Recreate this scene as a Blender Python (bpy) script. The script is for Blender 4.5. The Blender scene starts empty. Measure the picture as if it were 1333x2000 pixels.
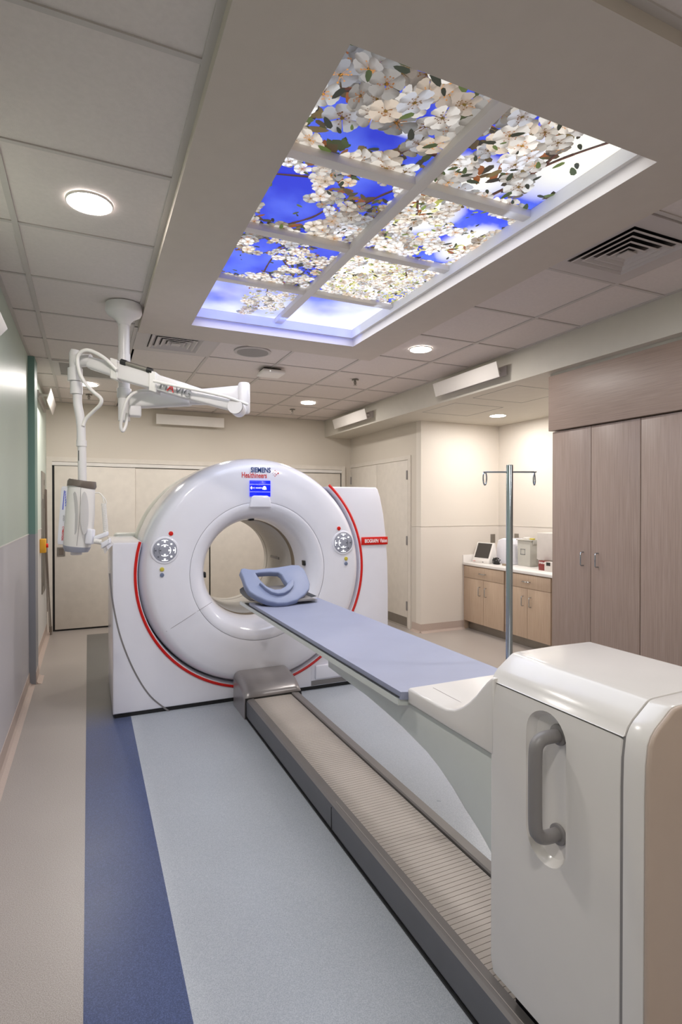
import bpy, bmesh, math, random
from mathutils import Vector, Matrix, noise
PI = math.pi
rnd = random.Random(7)
COL = bpy.context.scene.collection
SC = bpy.context.scene

# ------------------------------------------------------------------ camera
EYE = Vector((0, 0, 1.46)); FPX = 1083.5
PITCH = math.atan2(9.0, FPX); YAW = math.atan2(494.0, FPX)
FW = Vector((math.sin(YAW)*math.cos(PITCH), math.cos(YAW)*math.cos(PITCH), -math.sin(PITCH)))
RT = Vector((math.cos(YAW), -math.sin(YAW), 0)); UP = RT.cross(FW)
cam = bpy.data.objects.new('camera', bpy.data.cameras.new('camera')); COL.objects.link(cam)
cam.location = EYE; cam.rotation_euler = (PI/2 - PITCH, 0, -YAW)
cam.data.sensor_fit = 'VERTICAL'; cam.data.sensor_height = 36; cam.data.lens = FPX/2000*36
cam.data.clip_start = 0.05
SC.camera = cam

def ray(x, y): return RT*((x-666.5)/FPX) - UP*((y-1000)/FPX) + FW
def px(x, y, ax, v):
    """measured picture point -> place on the plane axis=v (surveying helper)"""
    d = ray(x, y); return EYE + d*((v-EYE[ax])/d[ax])
def pp(x, y, p0, n):
    d = ray(x, y); return EYE + d*((Vector(p0)-EYE).dot(Vector(n))/d.dot(Vector(n)))

# ------------------------------------------------------------------ materials
def lin(c): return c/12.92 if c <= 0.04045 else ((c+0.055)/1.055)**2.4
def rgb(h):
    if isinstance(h, str): h = [int(h[i:i+2], 16)/255 for i in (0, 2, 4)]
    return tuple(lin(c) for c in h) + (1,)
MATS = {}
def mat(name, col, rough=0.5, metal=0.0, spec=0.5, var=0.04, scale=12, bump=0, bscale=200, emit=0, coat=0, trans=0):
    m = bpy.data.materials.new(name); m.use_nodes = True; nt = m.node_tree; N = nt.nodes; L = nt.links
    b = N['Principled BSDF']; c = rgb(col)
    b.inputs['Roughness'].default_value = rough; b.inputs['Metallic'].default_value = metal
    b.inputs['Specular IOR Level'].default_value = spec; b.inputs['Coat Weight'].default_value = coat
    b.inputs['Transmission Weight'].default_value = trans
    b.inputs['Base Color'].default_value = c
    tc = N.new('ShaderNodeTexCoord')
    if var:
        nz = N.new('ShaderNodeTexNoise'); nz.inputs['Scale'].default_value = scale; nz.inputs['Detail'].default_value = 4
        L.new(tc.outputs['Object'], nz.inputs['Vector'])
        rp = N.new('ShaderNodeValToRGB'); e = rp.color_ramp.elements
        e[0].position = .3; e[1].position = .7
        e[0].color = tuple(x*(1-var) for x in c[:3])+(1,); e[1].color = tuple(min(1, x*(1+var)) for x in c[:3])+(1,)
        L.new(nz.outputs['Fac'], rp.inputs['Fac']); L.new(rp.outputs['Color'], b.inputs['Base Color'])
    if bump:
        n2 = N.new('ShaderNodeTexNoise'); n2.inputs['Scale'].default_value = bscale; n2.inputs['Detail'].default_value = 3
        L.new(tc.outputs['Object'], n2.inputs['Vector'])
        bp = N.new('ShaderNodeBump'); bp.inputs['Strength'].default_value = bump; bp.inputs['Distance'].default_value = .002
        L.new(n2.outputs['Fac'], bp.inputs['Height']); L.new(bp.outputs['Normal'], b.inputs['Normal'])
    if emit:
        b.inputs['Emission Color'].default_value = c; b.inputs['Emission Strength'].default_value = emit
    MATS[name] = m; return m

def speckle(name, base, dark, light, rough=.35, zones=None):
    """flecked sheet vinyl; zones fade the base colour along the room"""
    m = mat(name, base, rough, var=0, spec=.45); nt = m.node_tree; N = nt.nodes; L = nt.links; b = N['Principled BSDF']
    tc = N.new('ShaderNodeTexCoord')
    nz = N.new('ShaderNodeTexNoise'); nz.inputs['Scale'].default_value = 330; nz.inputs['Detail'].default_value = 2
    nb = N.new('ShaderNodeTexNoise'); nb.inputs['Scale'].default_value = 1.6; nb.inputs['Detail'].default_value = 3
    L.new(tc.outputs['Object'], nz.inputs['Vector']); L.new(tc.outputs['Object'], nb.inputs['Vector'])
    rp = N.new('ShaderNodeValToRGB'); E = rp.color_ramp.elements
    E[0].position = .33; E[0].color = rgb(dark); E[1].position = .68; E[1].color = rgb(light)
    mid = E.new(.5); mid.color = rgb(base)
    L.new(nz.outputs['Fac'], rp.inputs['Fac']); out = rp.outputs['Color']
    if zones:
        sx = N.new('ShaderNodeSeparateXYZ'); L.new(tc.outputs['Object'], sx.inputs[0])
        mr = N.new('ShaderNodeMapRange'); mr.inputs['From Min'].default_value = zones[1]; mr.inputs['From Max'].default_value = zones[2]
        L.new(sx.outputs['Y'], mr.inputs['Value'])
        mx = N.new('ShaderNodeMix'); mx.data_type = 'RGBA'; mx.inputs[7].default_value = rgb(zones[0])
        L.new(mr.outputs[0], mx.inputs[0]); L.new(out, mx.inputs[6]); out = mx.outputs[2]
    m2 = N.new('ShaderNodeMix'); m2.data_type = 'RGBA'; m2.blend_type = 'MULTIPLY'; m2.inputs[0].default_value = .22
    L.new(out, m2.inputs[6]); L.new(nb.outputs['Fac'], m2.inputs[7]); L.new(m2.outputs[2], b.inputs['Base Color'])
    mr2 = N.new('ShaderNodeMapRange'); mr2.inputs['To Min'].default_value = rough-.07; mr2.inputs['To Max'].default_value = rough+.1
    L.new(nb.outputs['Fac'], mr2.inputs['Value']); L.new(mr2.outputs[0], b.inputs['Roughness'])
    return m

def wood(name, c0, c1, c2, axis, rough=.42):
    m = mat(name, c1, rough, var=0); nt = m.node_tree; N = nt.nodes; L = nt.links; b = N['Principled BSDF']
    tc = N.new('ShaderNodeTexCoord'); mp = N.new('ShaderNodeMapping')
    s = [150, 150, 150]; s[axis] = 3.0; mp.inputs['Scale'].default_value = s
    L.new(tc.outputs['Object'], mp.inputs['Vector'])
    nz = N.new('ShaderNodeTexNoise'); nz.inputs['Scale'].default_value = 1.5; nz.inputs['Detail'].default_value = 5; nz.inputs['Distortion'].default_value = .4
    L.new(mp.outputs[0], nz.inputs['Vector'])
    rp = N.new('ShaderNodeValToRGB'); E = rp.color_ramp.elements
    E[0].position = .3; E[0].color = rgb(c0); E[1].position = .72; E[1].color = rgb(c2); k = E.new(.5); k.color = rgb(c1)
    L.new(nz.outputs['Fac'], rp.inputs['Fac']); L.new(rp.outputs['Color'], b.inputs['Base Color'])
    return m

def wallpaint(name, up, low, zsplit=1.24, rough=.5):
    """upper paint and the wall guard sheet under it"""
    m = mat(name, up, rough, var=0, spec=.35); nt = m.node_tree; N = nt.nodes; L = nt.links; b = N['Principled BSDF']
    tc = N.new('ShaderNodeTexCoord'); sx = N.new('ShaderNodeSeparateXYZ'); L.new(tc.outputs['Object'], sx.inputs[0])
    gt = N.new('ShaderNodeMath'); gt.operation = 'GREATER_THAN'; gt.inputs[1].default_value = zsplit; L.new(sx.outputs['Z'], gt.inputs[0])
    mx = N.new('ShaderNodeMix'); mx.data_type = 'RGBA'; mx.inputs[6].default_value = rgb(low); mx.inputs[7].default_value = rgb(up)
    L.new(gt.outputs[0], mx.inputs[0])
    nz = N.new('ShaderNodeTexNoise'); nz.inputs['Scale'].default_value = 2.0; L.new(tc.outputs['Object'], nz.inputs['Vector'])
    m2 = N.new('ShaderNodeMix'); m2.data_type = 'RGBA'; m2.blend_type = 'MULTIPLY'; m2.inputs[0].default_value = .08
    L.new(mx.outputs[2], m2.inputs[6]); L.new(nz.outputs['Fac'], m2.inputs[7]); L.new(m2.outputs[2], b.inputs['Base Color'])
    n2 = N.new('ShaderNodeTexNoise'); n2.inputs['Scale'].default_value = 260
    L.new(tc.outputs['Object'], n2.inputs['Vector'])
    bp = N.new('ShaderNodeBump'); bp.inputs['Strength'].default_value = .12; bp.inputs['Distance'].default_value = .002
    L.new(n2.outputs['Fac'], bp.inputs['Height']); L.new(bp.outputs['Normal'], b.inputs['Normal'])
    return m

M_floor = speckle('beige_vinyl', 'a89f98', '8f867f', 'bdb5ae', .32)
M_blue = speckle('blue_vinyl', '37466f', '2d3a5e', '4c5b8a', .33, ('62615f', 3.95, 4.45))  # stripe's far end: its grey, shaded look is put into the colour
M_pale = speckle('pale_vinyl', 'b0b5bc', 'a0a6af', 'c0c5cb', .30)
M_tile = mat('ceiling_tile', 'cfc5c0', .9, var=.03, scale=60, bump=.35, bscale=330, spec=.1)
M_grid = mat('ceiling_grid', 'b7afaa', .6, var=.02, spec=.3)
M_bulk = mat('bulkhead_paint', 'bfb4a9', .75, var=.02, bump=.1, bscale=300, spec=.25)
M_cream = wallpaint('cream_wall', 'cdc4b7', 'cbc3b8')
M_alc = wallpaint('alcove_wall', 'ded6cb', 'ddd5cb')
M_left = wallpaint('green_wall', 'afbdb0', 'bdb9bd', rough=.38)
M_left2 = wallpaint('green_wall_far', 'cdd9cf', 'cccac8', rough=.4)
M_green = wallpaint('green_column', '6f8f86', '8a8b90', rough=.45)
M_soffit = mat('soffit_paint', 'bdb7ab', .6, var=.02, bump=.1, bscale=300)
M_cove = mat('cove_base', 'b3a196', .5, var=.05, scale=150)
M_trim = mat('cream_trim', 'cfc7bc', .5)
M_white = mat('white_enamel', 'e9e8f0', .16, spec=.55, var=.01, coat=.3)
M_white2 = mat('white_satin', 'e2ded9', .35, var=.015)
M_console = mat('console_white', 'd9d4cf', .22, spec=.5, var=.01, coat=.2)
M_conend = mat('console_end_shaded', 'b09c8d', .45, var=.02)  # browned: shade on the column's unlit end put into the colour
M_rear = mat('rear_cover', 'd3d3c8', .35, var=.02)
M_bore = mat('bore_liner', 'bdb7ae', .45, var=.03, scale=30)
M_tan = mat('bore_gap', '8b7b66', .6)
M_red = mat('red_trim', 'd01208', .35, spec=.4, var=.02)
M_black = mat('black', '0a0a0b', .5, var=0)
M_dark = mat('dark_gap', '1b1a1a', .6, var=0)
M_grey = mat('grey_plastic', '7c7877', .42, var=.03)
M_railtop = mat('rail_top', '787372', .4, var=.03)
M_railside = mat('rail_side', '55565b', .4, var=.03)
M_hood = mat('hood_grey', '8f8a8b', .28, metal=.35, var=.02)
M_slat = mat('slat', 'b7aea8', .5, var=.05, scale=5)
M_matt = mat('mattress_vinyl', '8d92aa', .42, var=.03, scale=6, spec=.4)
M_pad = mat('headrest_vinyl', '7c86a5', .45, var=.03, spec=.4)
M_carbon = mat('carbon', '55575c', .35, var=.1, scale=60)
M_table = mat('table_white', 'c9cdc9', .3, var=.015)
M_chrome = mat('chrome', 'a3adb5', .16, metal=1, var=0)
M_steel = mat('steel', '8e8880', .35, metal=.8, var=.05)
M_arm = mat('arm_white', 'dad6d5', .3, var=.015)
M_scoop = mat('scoop_shade', 'c3bfbe', .4, var=.01)  # darkened to stand for the shade inside the finger scoops
M_bronze = mat('bronze_plastic', '6f645b', .35, metal=.3, var=.03)
M_wood = wood('greige_laminate', '8a766a', '958074', '9f8b7f', 2)
M_woodh = wood('greige_laminate_across', '877368', '917c70', '9a867a', 1)
M_oak = wood('pale_oak_laminate', 'b0967e', 'bba28a', 'c5ad96', 2)
M_counter = mat('solid_surface', 'ebe7e3', .3, var=.02)
M_sign = mat('bracket_white', 'd6d1cb', .5)
M_sconce = mat('sconce_white', 'dfd9d3', .5, var=.01)
M_vent = mat('vent_white', 'b5adaa', .5, var=.01)
M_perf = mat('perforated', '7c7674', .7, var=.3, scale=400)
M_spk = mat('speaker_mesh', '837e7c', .6, var=.25, scale=500)
M_yel = mat('yellow_box', 'd79a1a', .45)
M_yelb = mat('yellow_button', 'c4b43a', .4)
M_blueb = mat('slate_button', '6a7590', .35)
M_btn = mat('keypad_grey', '9698a4', .35)
M_key = mat('key_lit', 'ffffff', .4, var=0, emit=1.6)
M_keyd = mat('key_unlit', '5d6069', .4, var=0)
M_scr = mat('screen_blue', '0418e8', .2, var=0, emit=1.0)
M_scrw = mat('screen_white', 'f4f6ff', .3, var=0, emit=1.0)
M_navy = mat('navy_print', '143a7c', .4, var=0)
M_redp = mat('red_print', 'd03030', .4, var=0)
M_greyp = mat('grey_print', '6d6d6d', .4, var=0)
M_whitep = mat('white_print', 'f5efee', .4, var=0)
M_bluep = mat('blue_print', '2c46c8', .4, var=0)
M_screen = mat('dark_screen', '35322f', .18, var=.05, scale=300)
M_bin = mat('grey_bin', 'b3b1a8', .35, var=.03)
M_box = mat('light_grey_box', 'c9c2bc', .4)
M_led = mat('downlight_glow', 'fff8f2', .5, var=0, emit=260)
M_clear = mat('clear_plastic', 'e8e8ee', .1, var=0, trans=.75)

# blossom picture: printed film lit from behind; colours live on the mesh
M_film = bpy.data.materials.new('backlit_print'); M_film.use_nodes = True
_n = M_film.node_tree; _b = _n.nodes['Principled BSDF']
_a = _n.nodes.new('ShaderNodeAttribute'); _a.attribute_name = 'Col'
_b.inputs['Base Color'].default_value = (.03, .03, .03, 1); _b.inputs['Roughness'].default_value = .5
_n.links.new(_a.outputs['Color'], _b.inputs['Emission Color']); _b.inputs['Emission Strength'].default_value = 1.3

# ------------------------------------------------------------------ builders
def nbm(): return bmesh.new()
def bevel(bm, w, seg=2, edges=None):
    bmesh.ops.bevel(bm, geom=list(edges if edges is not None else bm.edges), offset=w, segments=seg, affect='EDGES', clamp_overlap=True, profile=.5)
    return bm
def box(bm, x0, x1, y0, y1, z0, z1, bev=0, seg=2):
    t = bmesh.new()
    bmesh.ops.create_cube(t, size=1)
    for v in t.verts: v.co = Vector(((x0+x1)/2+v.co.x*(x1-x0), (y0+y1)/2+v.co.y*(y1-y0), (z0+z1)/2+v.co.z*(z1-z0)))
    if bev: bevel(t, bev, seg)
    join(bm, t); return bm
def join(bm, t, M=None):
    me = bpy.data.meshes.new('tmp')
    if M is not None: bmesh.ops.transform(t, matrix=M, verts=t.verts)
    t.to_mesh(me); t.free(); bm.from_mesh(me); bpy.data.meshes.remove(me); return bm
def prism(bm, pts, axis, a, b, bev=0, seg=2, bevcap=False):
    """closed outline extruded along an axis; pts are the two other coordinates in order"""
    t = bmesh.new()
    def mk(p, v):
        c = list(p); c.insert(axis, v); return t.verts.new(c)
    A = [mk(p, a) for p in pts]; B = [mk(p, b) for p in pts]; n = len(pts)
    fa = t.faces.new(A); fb = t.faces.new(B[::-1])
    for i in range(n): t.faces.new((A[i], B[i], B[(i+1) % n], A[(i+1) % n]))
    bmesh.ops.recalc_face_normals(t, faces=t.faces)
    if bev:
        ed = set(fa.edges) | set(fb.edges)
        bevel(t, bev, seg, ed if bevcap else None)
    bmesh.ops.triangulate(t, faces=[f for f in t.faces if len(f.verts) > 4])
    join(bm, t); return bm
def tube(bm, pts, r, n=10, caps=True):
    pts = [Vector(p) for p in pts]; rr = r if isinstance(r, (list, tuple)) else [r]*len(pts)
    d0 = (pts[1]-pts[0]).normalized(); s = d0.orthogonal().normalized(); rings = []
    for i, p in enumerate(pts):
        d = (pts[min(i+1, len(pts)-1)]-pts[max(i-1, 0)]).normalized()
        s = (s - d*s.dot(d)).normalized(); q = d.cross(s)
        rings.append([bm.verts.new(p + (s*math.cos(2*PI*k/n)+q*math.sin(2*PI*k/n))*rr[i]) for k in range(n)])
    for a, b in zip(rings, rings[1:]):
        for k in range(n): bm.faces.new((a[k], a[(k+1) % n], b[(k+1) % n], b[k]))
    if caps: bm.faces.new(rings[0][::-1]); bm.faces.new(rings[-1])
    return bm
def smooth_path(pts, k=8):
    pts = [Vector(p) for p in pts]; out = []
    for i in range(len(pts)-1):
        p0 = pts[max(i-1, 0)]; p1 = pts[i]; p2 = pts[i+1]; p3 = pts[min(i+2, len(pts)-1)]
        for j in range(k):
            t = j/k
            out.append(.5*((2*p1)+(p2-p0)*t+(2*p0-5*p1+4*p2-p3)*t*t+(3*p1-p0-3*p2+p3)*t**3))
    out.append(pts[-1]); return out
def lathe(bm, prof, cx, cy, cz, axis='Z', n=48, close=False):
    """prof = [(radius, height)] turned about an axis through (cx,cy,cz)"""
    rings = []
    for r, h in prof:
        ring = []
        for k in range(n):
            a = 2*PI*k/n; u, v = r*math.cos(a), r*math.sin(a)
            co = (cx+u, cy+v, cz+h) if axis == 'Z' else ((cx+u, cy+h, cz+v) if axis == 'Y' else (cx+h, cy+u, cz+v))
            ring.append(bm.verts.new(co))
        rings.append(ring)
    pairs = list(zip(rings, rings[1:])) + ([(rings[-1], rings[0])] if close else [])
    for a, b in pairs:
        for k in range(n): bm.faces.new((a[k], a[(k+1) % n], b[(k+1) % n], b[k]))
    if not close:
        if prof[0][0] > 1e-4 and prof[0][0] < .9: pass
    return bm
def disc(bm, c, r, axis, h, n=32, bev=0):
    """solid round plate: centre c, radius r, thickness h along +axis"""
    t = bmesh.new()
    bmesh.ops.create_cone(t, cap_ends=True, segments=n, radius1=r, radius2=r, depth=h)
    bmesh.ops.translate(t, verts=t.verts, vec=(0, 0, h/2))
    if bev: bevel(t, bev, 2, [e for e in t.edges if len(e.link_faces) == 2 and e.calc_face_angle(0) > 1])
    R = {'Z': Matrix(), 'Y': Matrix.Rotation(-PI/2, 4, 'X'), 'X': Matrix.Rotation(PI/2, 4, 'Y')}[axis]
    join(bm, t, Matrix.Translation(c) @ R); return bm

def origin(o):
    v = Vector((0, 0, 0))
    while o is not None: v += o.location; o = o.parent
    return v
def obj(name, bm, m, parent=None, label=None, ang=35, flat=False):
    me = bpy.data.meshes.new(name)
    bmesh.ops.recalc_face_normals(bm, faces=bm.faces)
    bm.to_mesh(me); bm.free()
    for mm in (m if isinstance(m, (list, tuple)) else [m]): me.materials.append(mm)
    if not flat:
        me.shade_smooth(); me.set_sharp_from_angle(angle=math.radians(ang))
    o = bpy.data.objects.new(name, me); COL.objects.link(o)
    if parent is not None:
        me.transform(Matrix.Translation(-origin(parent))); o.parent = parent
    if label: o['label'] = label
    return o
def thing(name, label, cat, loc=(0, 0, 0), group=None):
    o = bpy.data.objects.new(name, None); o.empty_display_size = .1; COL.objects.link(o); o.location = loc
    return tag(o, label, cat, group)
def tag(o, label, cat, group=None):
    o['label'] = label; o['category'] = cat
    if group: o['group'] = group
    return o
def struct(name, bm, m, ang=35, parent=None):
    o = obj(name, bm, m, parent, ang=ang)
    if parent is None: o['kind'] = 'structure'
    return o
def dup(root, loc, label, group=None):
    r = root.copy(); COL.objects.link(r); r.location = loc; r['label'] = label
    if group: r['group'] = group
    for ch in list(root.children):
        c = ch.copy(); COL.objects.link(c); c.parent = r
        for g in list(ch.children):
            d = g.copy(); COL.objects.link(d); d.parent = c
    return r
def text_bm(s, size, M, depth=.0006, bold=0.0, align='LEFT', sx=1.0, shear=0):
    cu = bpy.data.curves.new('t', 'FONT'); cu.body = s; cu.size = size; cu.extrude = depth; cu.offset = bold; cu.align_x = align; cu.resolution_u = 3
    o = bpy.data.objects.new('t', cu); COL.objects.link(o)
    bpy.context.view_layer.update()
    me = bpy.data.meshes.new_from_object(o.evaluated_get(bpy.context.evaluated_depsgraph_get()))
    bpy.data.objects.remove(o); bpy.data.curves.remove(cu)
    t = bmesh.new(); t.from_mesh(me); bpy.data.meshes.remove(me)
    bmesh.ops.transform(t, matrix=M @ Matrix.Diagonal((sx, 1, 1, 1)), verts=t.verts)
    return t
def frame_of(o, xdir, ydir):
    x = Vector(xdir).normalized(); y = Vector(ydir).normalized(); z = x.cross(y)
    return Matrix((( x.x, y.x, z.x, o[0]), (x.y, y.y, z.y, o[1]), (x.z, y.z, z.z, o[2]), (0, 0, 0, 1)))
FRONT = ((1, 0, 0), (0, 0, 1))      # lettering on a face that looks toward -Y

# ================================================================== SETTING
ZC = 2.70; ZB = 2.66; ZS = 2.465
XL = -.447; XR = 3.513; YB = 7.36; YN = -1.9; XA = 4.65; YA = 5.47
BX0, BX1, BY0, BY1 = .315, 2.105, .957, 4.05           # ceiling bulkhead
OX0, OX1, OY0, OY1 = .622, 1.804, 1.307, 3.74          # its opening
# floor
bm = box(nbm(), XL-.1, XA+.1, YN-.1, YB+.1, -.1, 0); struct('floor', bm, M_floor)
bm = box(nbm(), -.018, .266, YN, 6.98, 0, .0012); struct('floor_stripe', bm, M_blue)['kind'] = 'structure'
bm = box(nbm(), .266, 2.30, YN, 4.6, 0, .001); struct('floor_inlay', bm, M_pale)['kind'] = 'structure'
# walls
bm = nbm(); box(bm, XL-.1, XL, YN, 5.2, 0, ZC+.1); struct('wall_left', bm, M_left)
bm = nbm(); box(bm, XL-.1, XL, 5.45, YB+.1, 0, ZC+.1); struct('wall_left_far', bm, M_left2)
bm = nbm(); box(bm, XL-.1, -.398, 5.2, 5.45, 0, ZC); struct('wall_left_column', bm, M_green)
bm = nbm(); box(bm, XL-.1, XA+.1, YB, YB+.1, 0, ZC+.1); struct('wall_back', bm, M_cream)
bm = nbm(); box(bm, XR, XR+.09, YA+.1, YB, 0, ZS+.3); struct('wall_right', bm, M_cream)
bm = nbm(); box(bm, XR, XA+.1, YA, YA+.1, 0, ZS+.3); struct('wall_alcove_back', bm, M_alc)
bm = nbm(); box(bm, XA, XA+.1, 2.0, YA, 0, ZS+.3); struct('wall_alcove_right', bm, M_alc)
bm = nbm(); box(bm, 3.86, 3.96, YN, 3.0, 0, ZS+.3); box(bm, 3.86, XA+.1, 2.9, 3.0, 0, ZS+.3); struct('wall_right_near', bm, M_cream)
bm = nbm(); box(bm, XL-.1, XA+.1, YN-.1, YN, 0, ZC+.1); struct('wall_near', bm, M_cream)
# soffit over the right side: the alcove ceiling is its underside
bm = nbm(); box(bm, 3.10, XA+.1, YN, YB, ZS, ZC+.1); struct('ceiling_soffit', bm, M_soffit)
# ceiling tiles around the bulkhead
bm = nbm()
for x0, x1, y0, y1 in ((XL, BX0+.02, YN, YB), (BX1-.02, 3.10, YN, YB), (BX0, BX1, BY1-.02, YB), (BX0, BX1, YN, BY0+.02)):
    box(bm, x0, x1, y0, y1, ZC+.006, ZC+.05)
struct('ceiling', bm, M_tile)
GX = [-.287+.593*k for k in range(0, 6)]; GY = [2.188+.6105*k for k in range(-6, 9)]
bm = nbm(); w = .012
def strip(x0, x1, y0, y1, dz=0):
    box(bm, x0, x1, y0, y1, ZC+dz, ZC+.008)
for gx in GX:
    for y0, y1 in ((YN, BY0), (BY1, YB)) if BX0-.02 < gx < BX1+.02 else ((YN, YB),):
        strip(gx-w, gx+w, y0, y1)
for gy in GY:
    for x0, x1 in ((XL, BX0-.022), (BX1+.018, 3.1)) if BY0-.05 < gy < BY1 else ((XL, 3.1),):
        strip(x0, x1, gy-w*.8, gy+w*.8, .0007)
strip(XL, XL+.022, YN, YB); strip(3.078, 3.1, YN, YB); strip(XL, 3.1, YB-.022, YB)
strip(BX0-.024, BX0, BY0-.024, BY1+.02); strip(BX1, BX1+.02, BY0-.024, BY1+.02); strip(BX0, BX1, BY0-.024, BY0); strip(BX0, BX1, BY1, BY1+.018)
struct('trim_1', bm, M_grid)
# bulkhead with the recess
bm = nbm()
for x0, x1, y0, y1 in ((BX0, OX0, BY0, BY1), (OX1, BX1, BY0, BY1), (OX0, OX1, BY0, OY0), (OX0, OX1, OY1, BY1)):
    box(bm, x0, x1, y0, y1, ZB, ZC+.12)
bmesh.ops.remove_doubles(bm, verts=bm.verts, dist=1e-5)
struct('trim_2', bm, M_bulk)
bm = box(nbm(), OX0-.05, OX1+.05, OY0-.05, OY1+.05, ZC+.12, ZC+.16); struct('trim_3', bm, M_bulk)
# cove base
def coveY(bm, x, y0, y1, s):      # along Y, s=+1: wall on the low-x side
    prism(bm, [(x, 0), (x+s*.045, 0), (x+s*.018, .006), (x+s*.007, .02), (x+s*.004, .10), (x, .10)], 1, y0, y1)
bm = nbm(); coveY(bm, XL, YN, 5.2, 1); coveY(bm, -.398, 5.2, 5.45, 1); coveY(bm, XL, 5.45, YB, 1); struct('baseboard_left', bm, M_cove)
bm = nbm(); coveY(bm, XR, YA, 5.66, -1)
prism(bm, [(YA, 0), (YA-.045, 0), (YA-.018, .006), (YA-.007, .02), (YA-.004, .10), (YA, .10)], 0, XR-.004, 4.13)
struct('baseboard_right', bm, M_cove)
# chair rail bead: top edge of the wall guard
bm = nbm(); box(bm, XL, XL+.004, YN, 5.2, 1.236, 1.243); box(bm, XL, XL+.004, 5.45, YB-.2, 1.236, 1.243); struct('trim_4', bm, M_sign)
bm = nbm(); box(bm, XR-.004, XR, YA-.004, 5.66, 1.236, 1.243); box(bm, XR-.004, XA, YA-.004, YA, 1.236, 1.243); box(bm, XA-.004, XA, 3.2, YA, 1.236, 1.243); struct('trim_5', bm, M_trim)
# ceiling hatches of the alcove (thin reveal lines)
bm = nbm()
for x0, x1, y0, y1 in ((3.215, 3.80, 4.40, 4.98), (3.215, 3.80, 3.56, 4.14)):
    for q in ((x0, x1, y0, y0+.004), (x0, x1, y1-.004, y1), (x0, x0+.004, y0, y1), (x1-.004, x1, y0, y1)): box(bm, *q, ZS-.0015, ZS)
struct('trim_6', bm, M_greyp)

# sliding doors on the back wall
YD = YB-.06
bm = nbm(); box(bm, -.445, 3.40, YB-.05, YB, 2.0, 2.055); box(bm, -.445, -.385, YB-.05, YB, 0, 2.0); box(bm, 3.345, 3.40, YB-.05, YB, 0, 2.0)
struct('trim_7', bm, M_trim)
bm = nbm(); box(bm, -.385, 3.345, YB-.058, YB, 1.955, 1.995); struct('trim_8', bm, M_sign)
bm = nbm(); box(bm, -.385, 3.345, YB-.03, YB, 0.0, 1.955); struct('trim_9', bm, M_black)
def sliding(n, x0, x1, y, pull):
    bm = box(nbm(), x0, x1, y, y+.03, .022, 1.948, .003); d = struct('door_%d' % n, bm, M_trim)
    if pull is not None:
        b = nbm()
        for q in ((pull, pull+.085, .885, .90), (pull, pull+.085, .975, .99), (pull, pull+.018, .9, .975), (pull+.067, pull+.085, .9, .975)): box(b, q[0], q[1], y-.006, y, q[2], q[3])
        obj('door_pull', b, M_steel, d)
        b = box(nbm(), pull+.018, pull+.067, y-.001, y+.0, .9, .975); obj('pull_recess', b, M_bronze, d)
sliding(1, -.360, .530, YB-.055, -.335)
sliding(2, .5, 1.44, YB-.036, None)
sliding(3, 1.455, 2.42, YB-.056, None)
sliding(4, 2.40, 3.33, YB-.036, None)
# double door in the right wall
bm = nbm(); box(bm, XR-.012, XR+.05, 5.68, 5.742, 0, 2.085); box(bm, XR-.012, XR+.05, 7.328, YB, 0, 2.085); box(bm, XR-.012, XR+.05, 5.742, 7.328, 2.035, 2.085)
struct('trim_10', bm, M_trim)
for n, y0, y1, hy in ((5, 5.746, 6.533, 5.746), (6, 6.537, 7.324, 7.310)):
    d = struct('door_%d' % n, box(nbm(), XR-.012, XR, y0, y1, .012, 2.03, .002), M_trim)
    obj('kick_plate', box(nbm(), XR-.014, XR-.012, y0+.01, y1-.01, .02, .13), M_steel, d)
    for hz in (.27, 1.06, 1.85): obj('hinge', box(nbm(), XR-.022, XR-.012, hy-.004, hy+.022, hz-.055, hz+.055, .003), M_grey, d)

# ================================================================== CEILING FITTINGS
def downlight(loc, label):
    t = thing('ceiling_downlight', label, 'ceiling light', loc, 'round ceiling downlights')
    b = nbm(); lathe(b, [(.090, .004), (.090, -.003), (.086, -.005), (.080, -.003), (.080, .004)], *loc, n=40, close=True); obj('bezel', b, M_sconce, t)
    b = disc(nbm(), (loc[0], loc[1], loc[2]-.004), .080, 'Z', .006, 40); obj('lens', b, M_led, t)
    return t
dl = downlight((.0095, 2.493, ZC), 'round ceiling downlight nearest the camera, left of the skylight bulkhead')
for loc, lab in (((2.38, 3.712, ZC), 'round ceiling downlight beside the far right corner of the skylight bulkhead'),
                 ((2.38, 6.16, ZC), 'round ceiling downlight near the back wall, between two sprinkler heads'),
                 ((.0095, 6.16, ZC), 'round ceiling downlight partly behind the white arm, left of its cable'),
                 ((4.09, 4.826, ZS), 'round downlight in the low alcove ceiling above the counter')):
    dup(dl, loc, lab)
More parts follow.
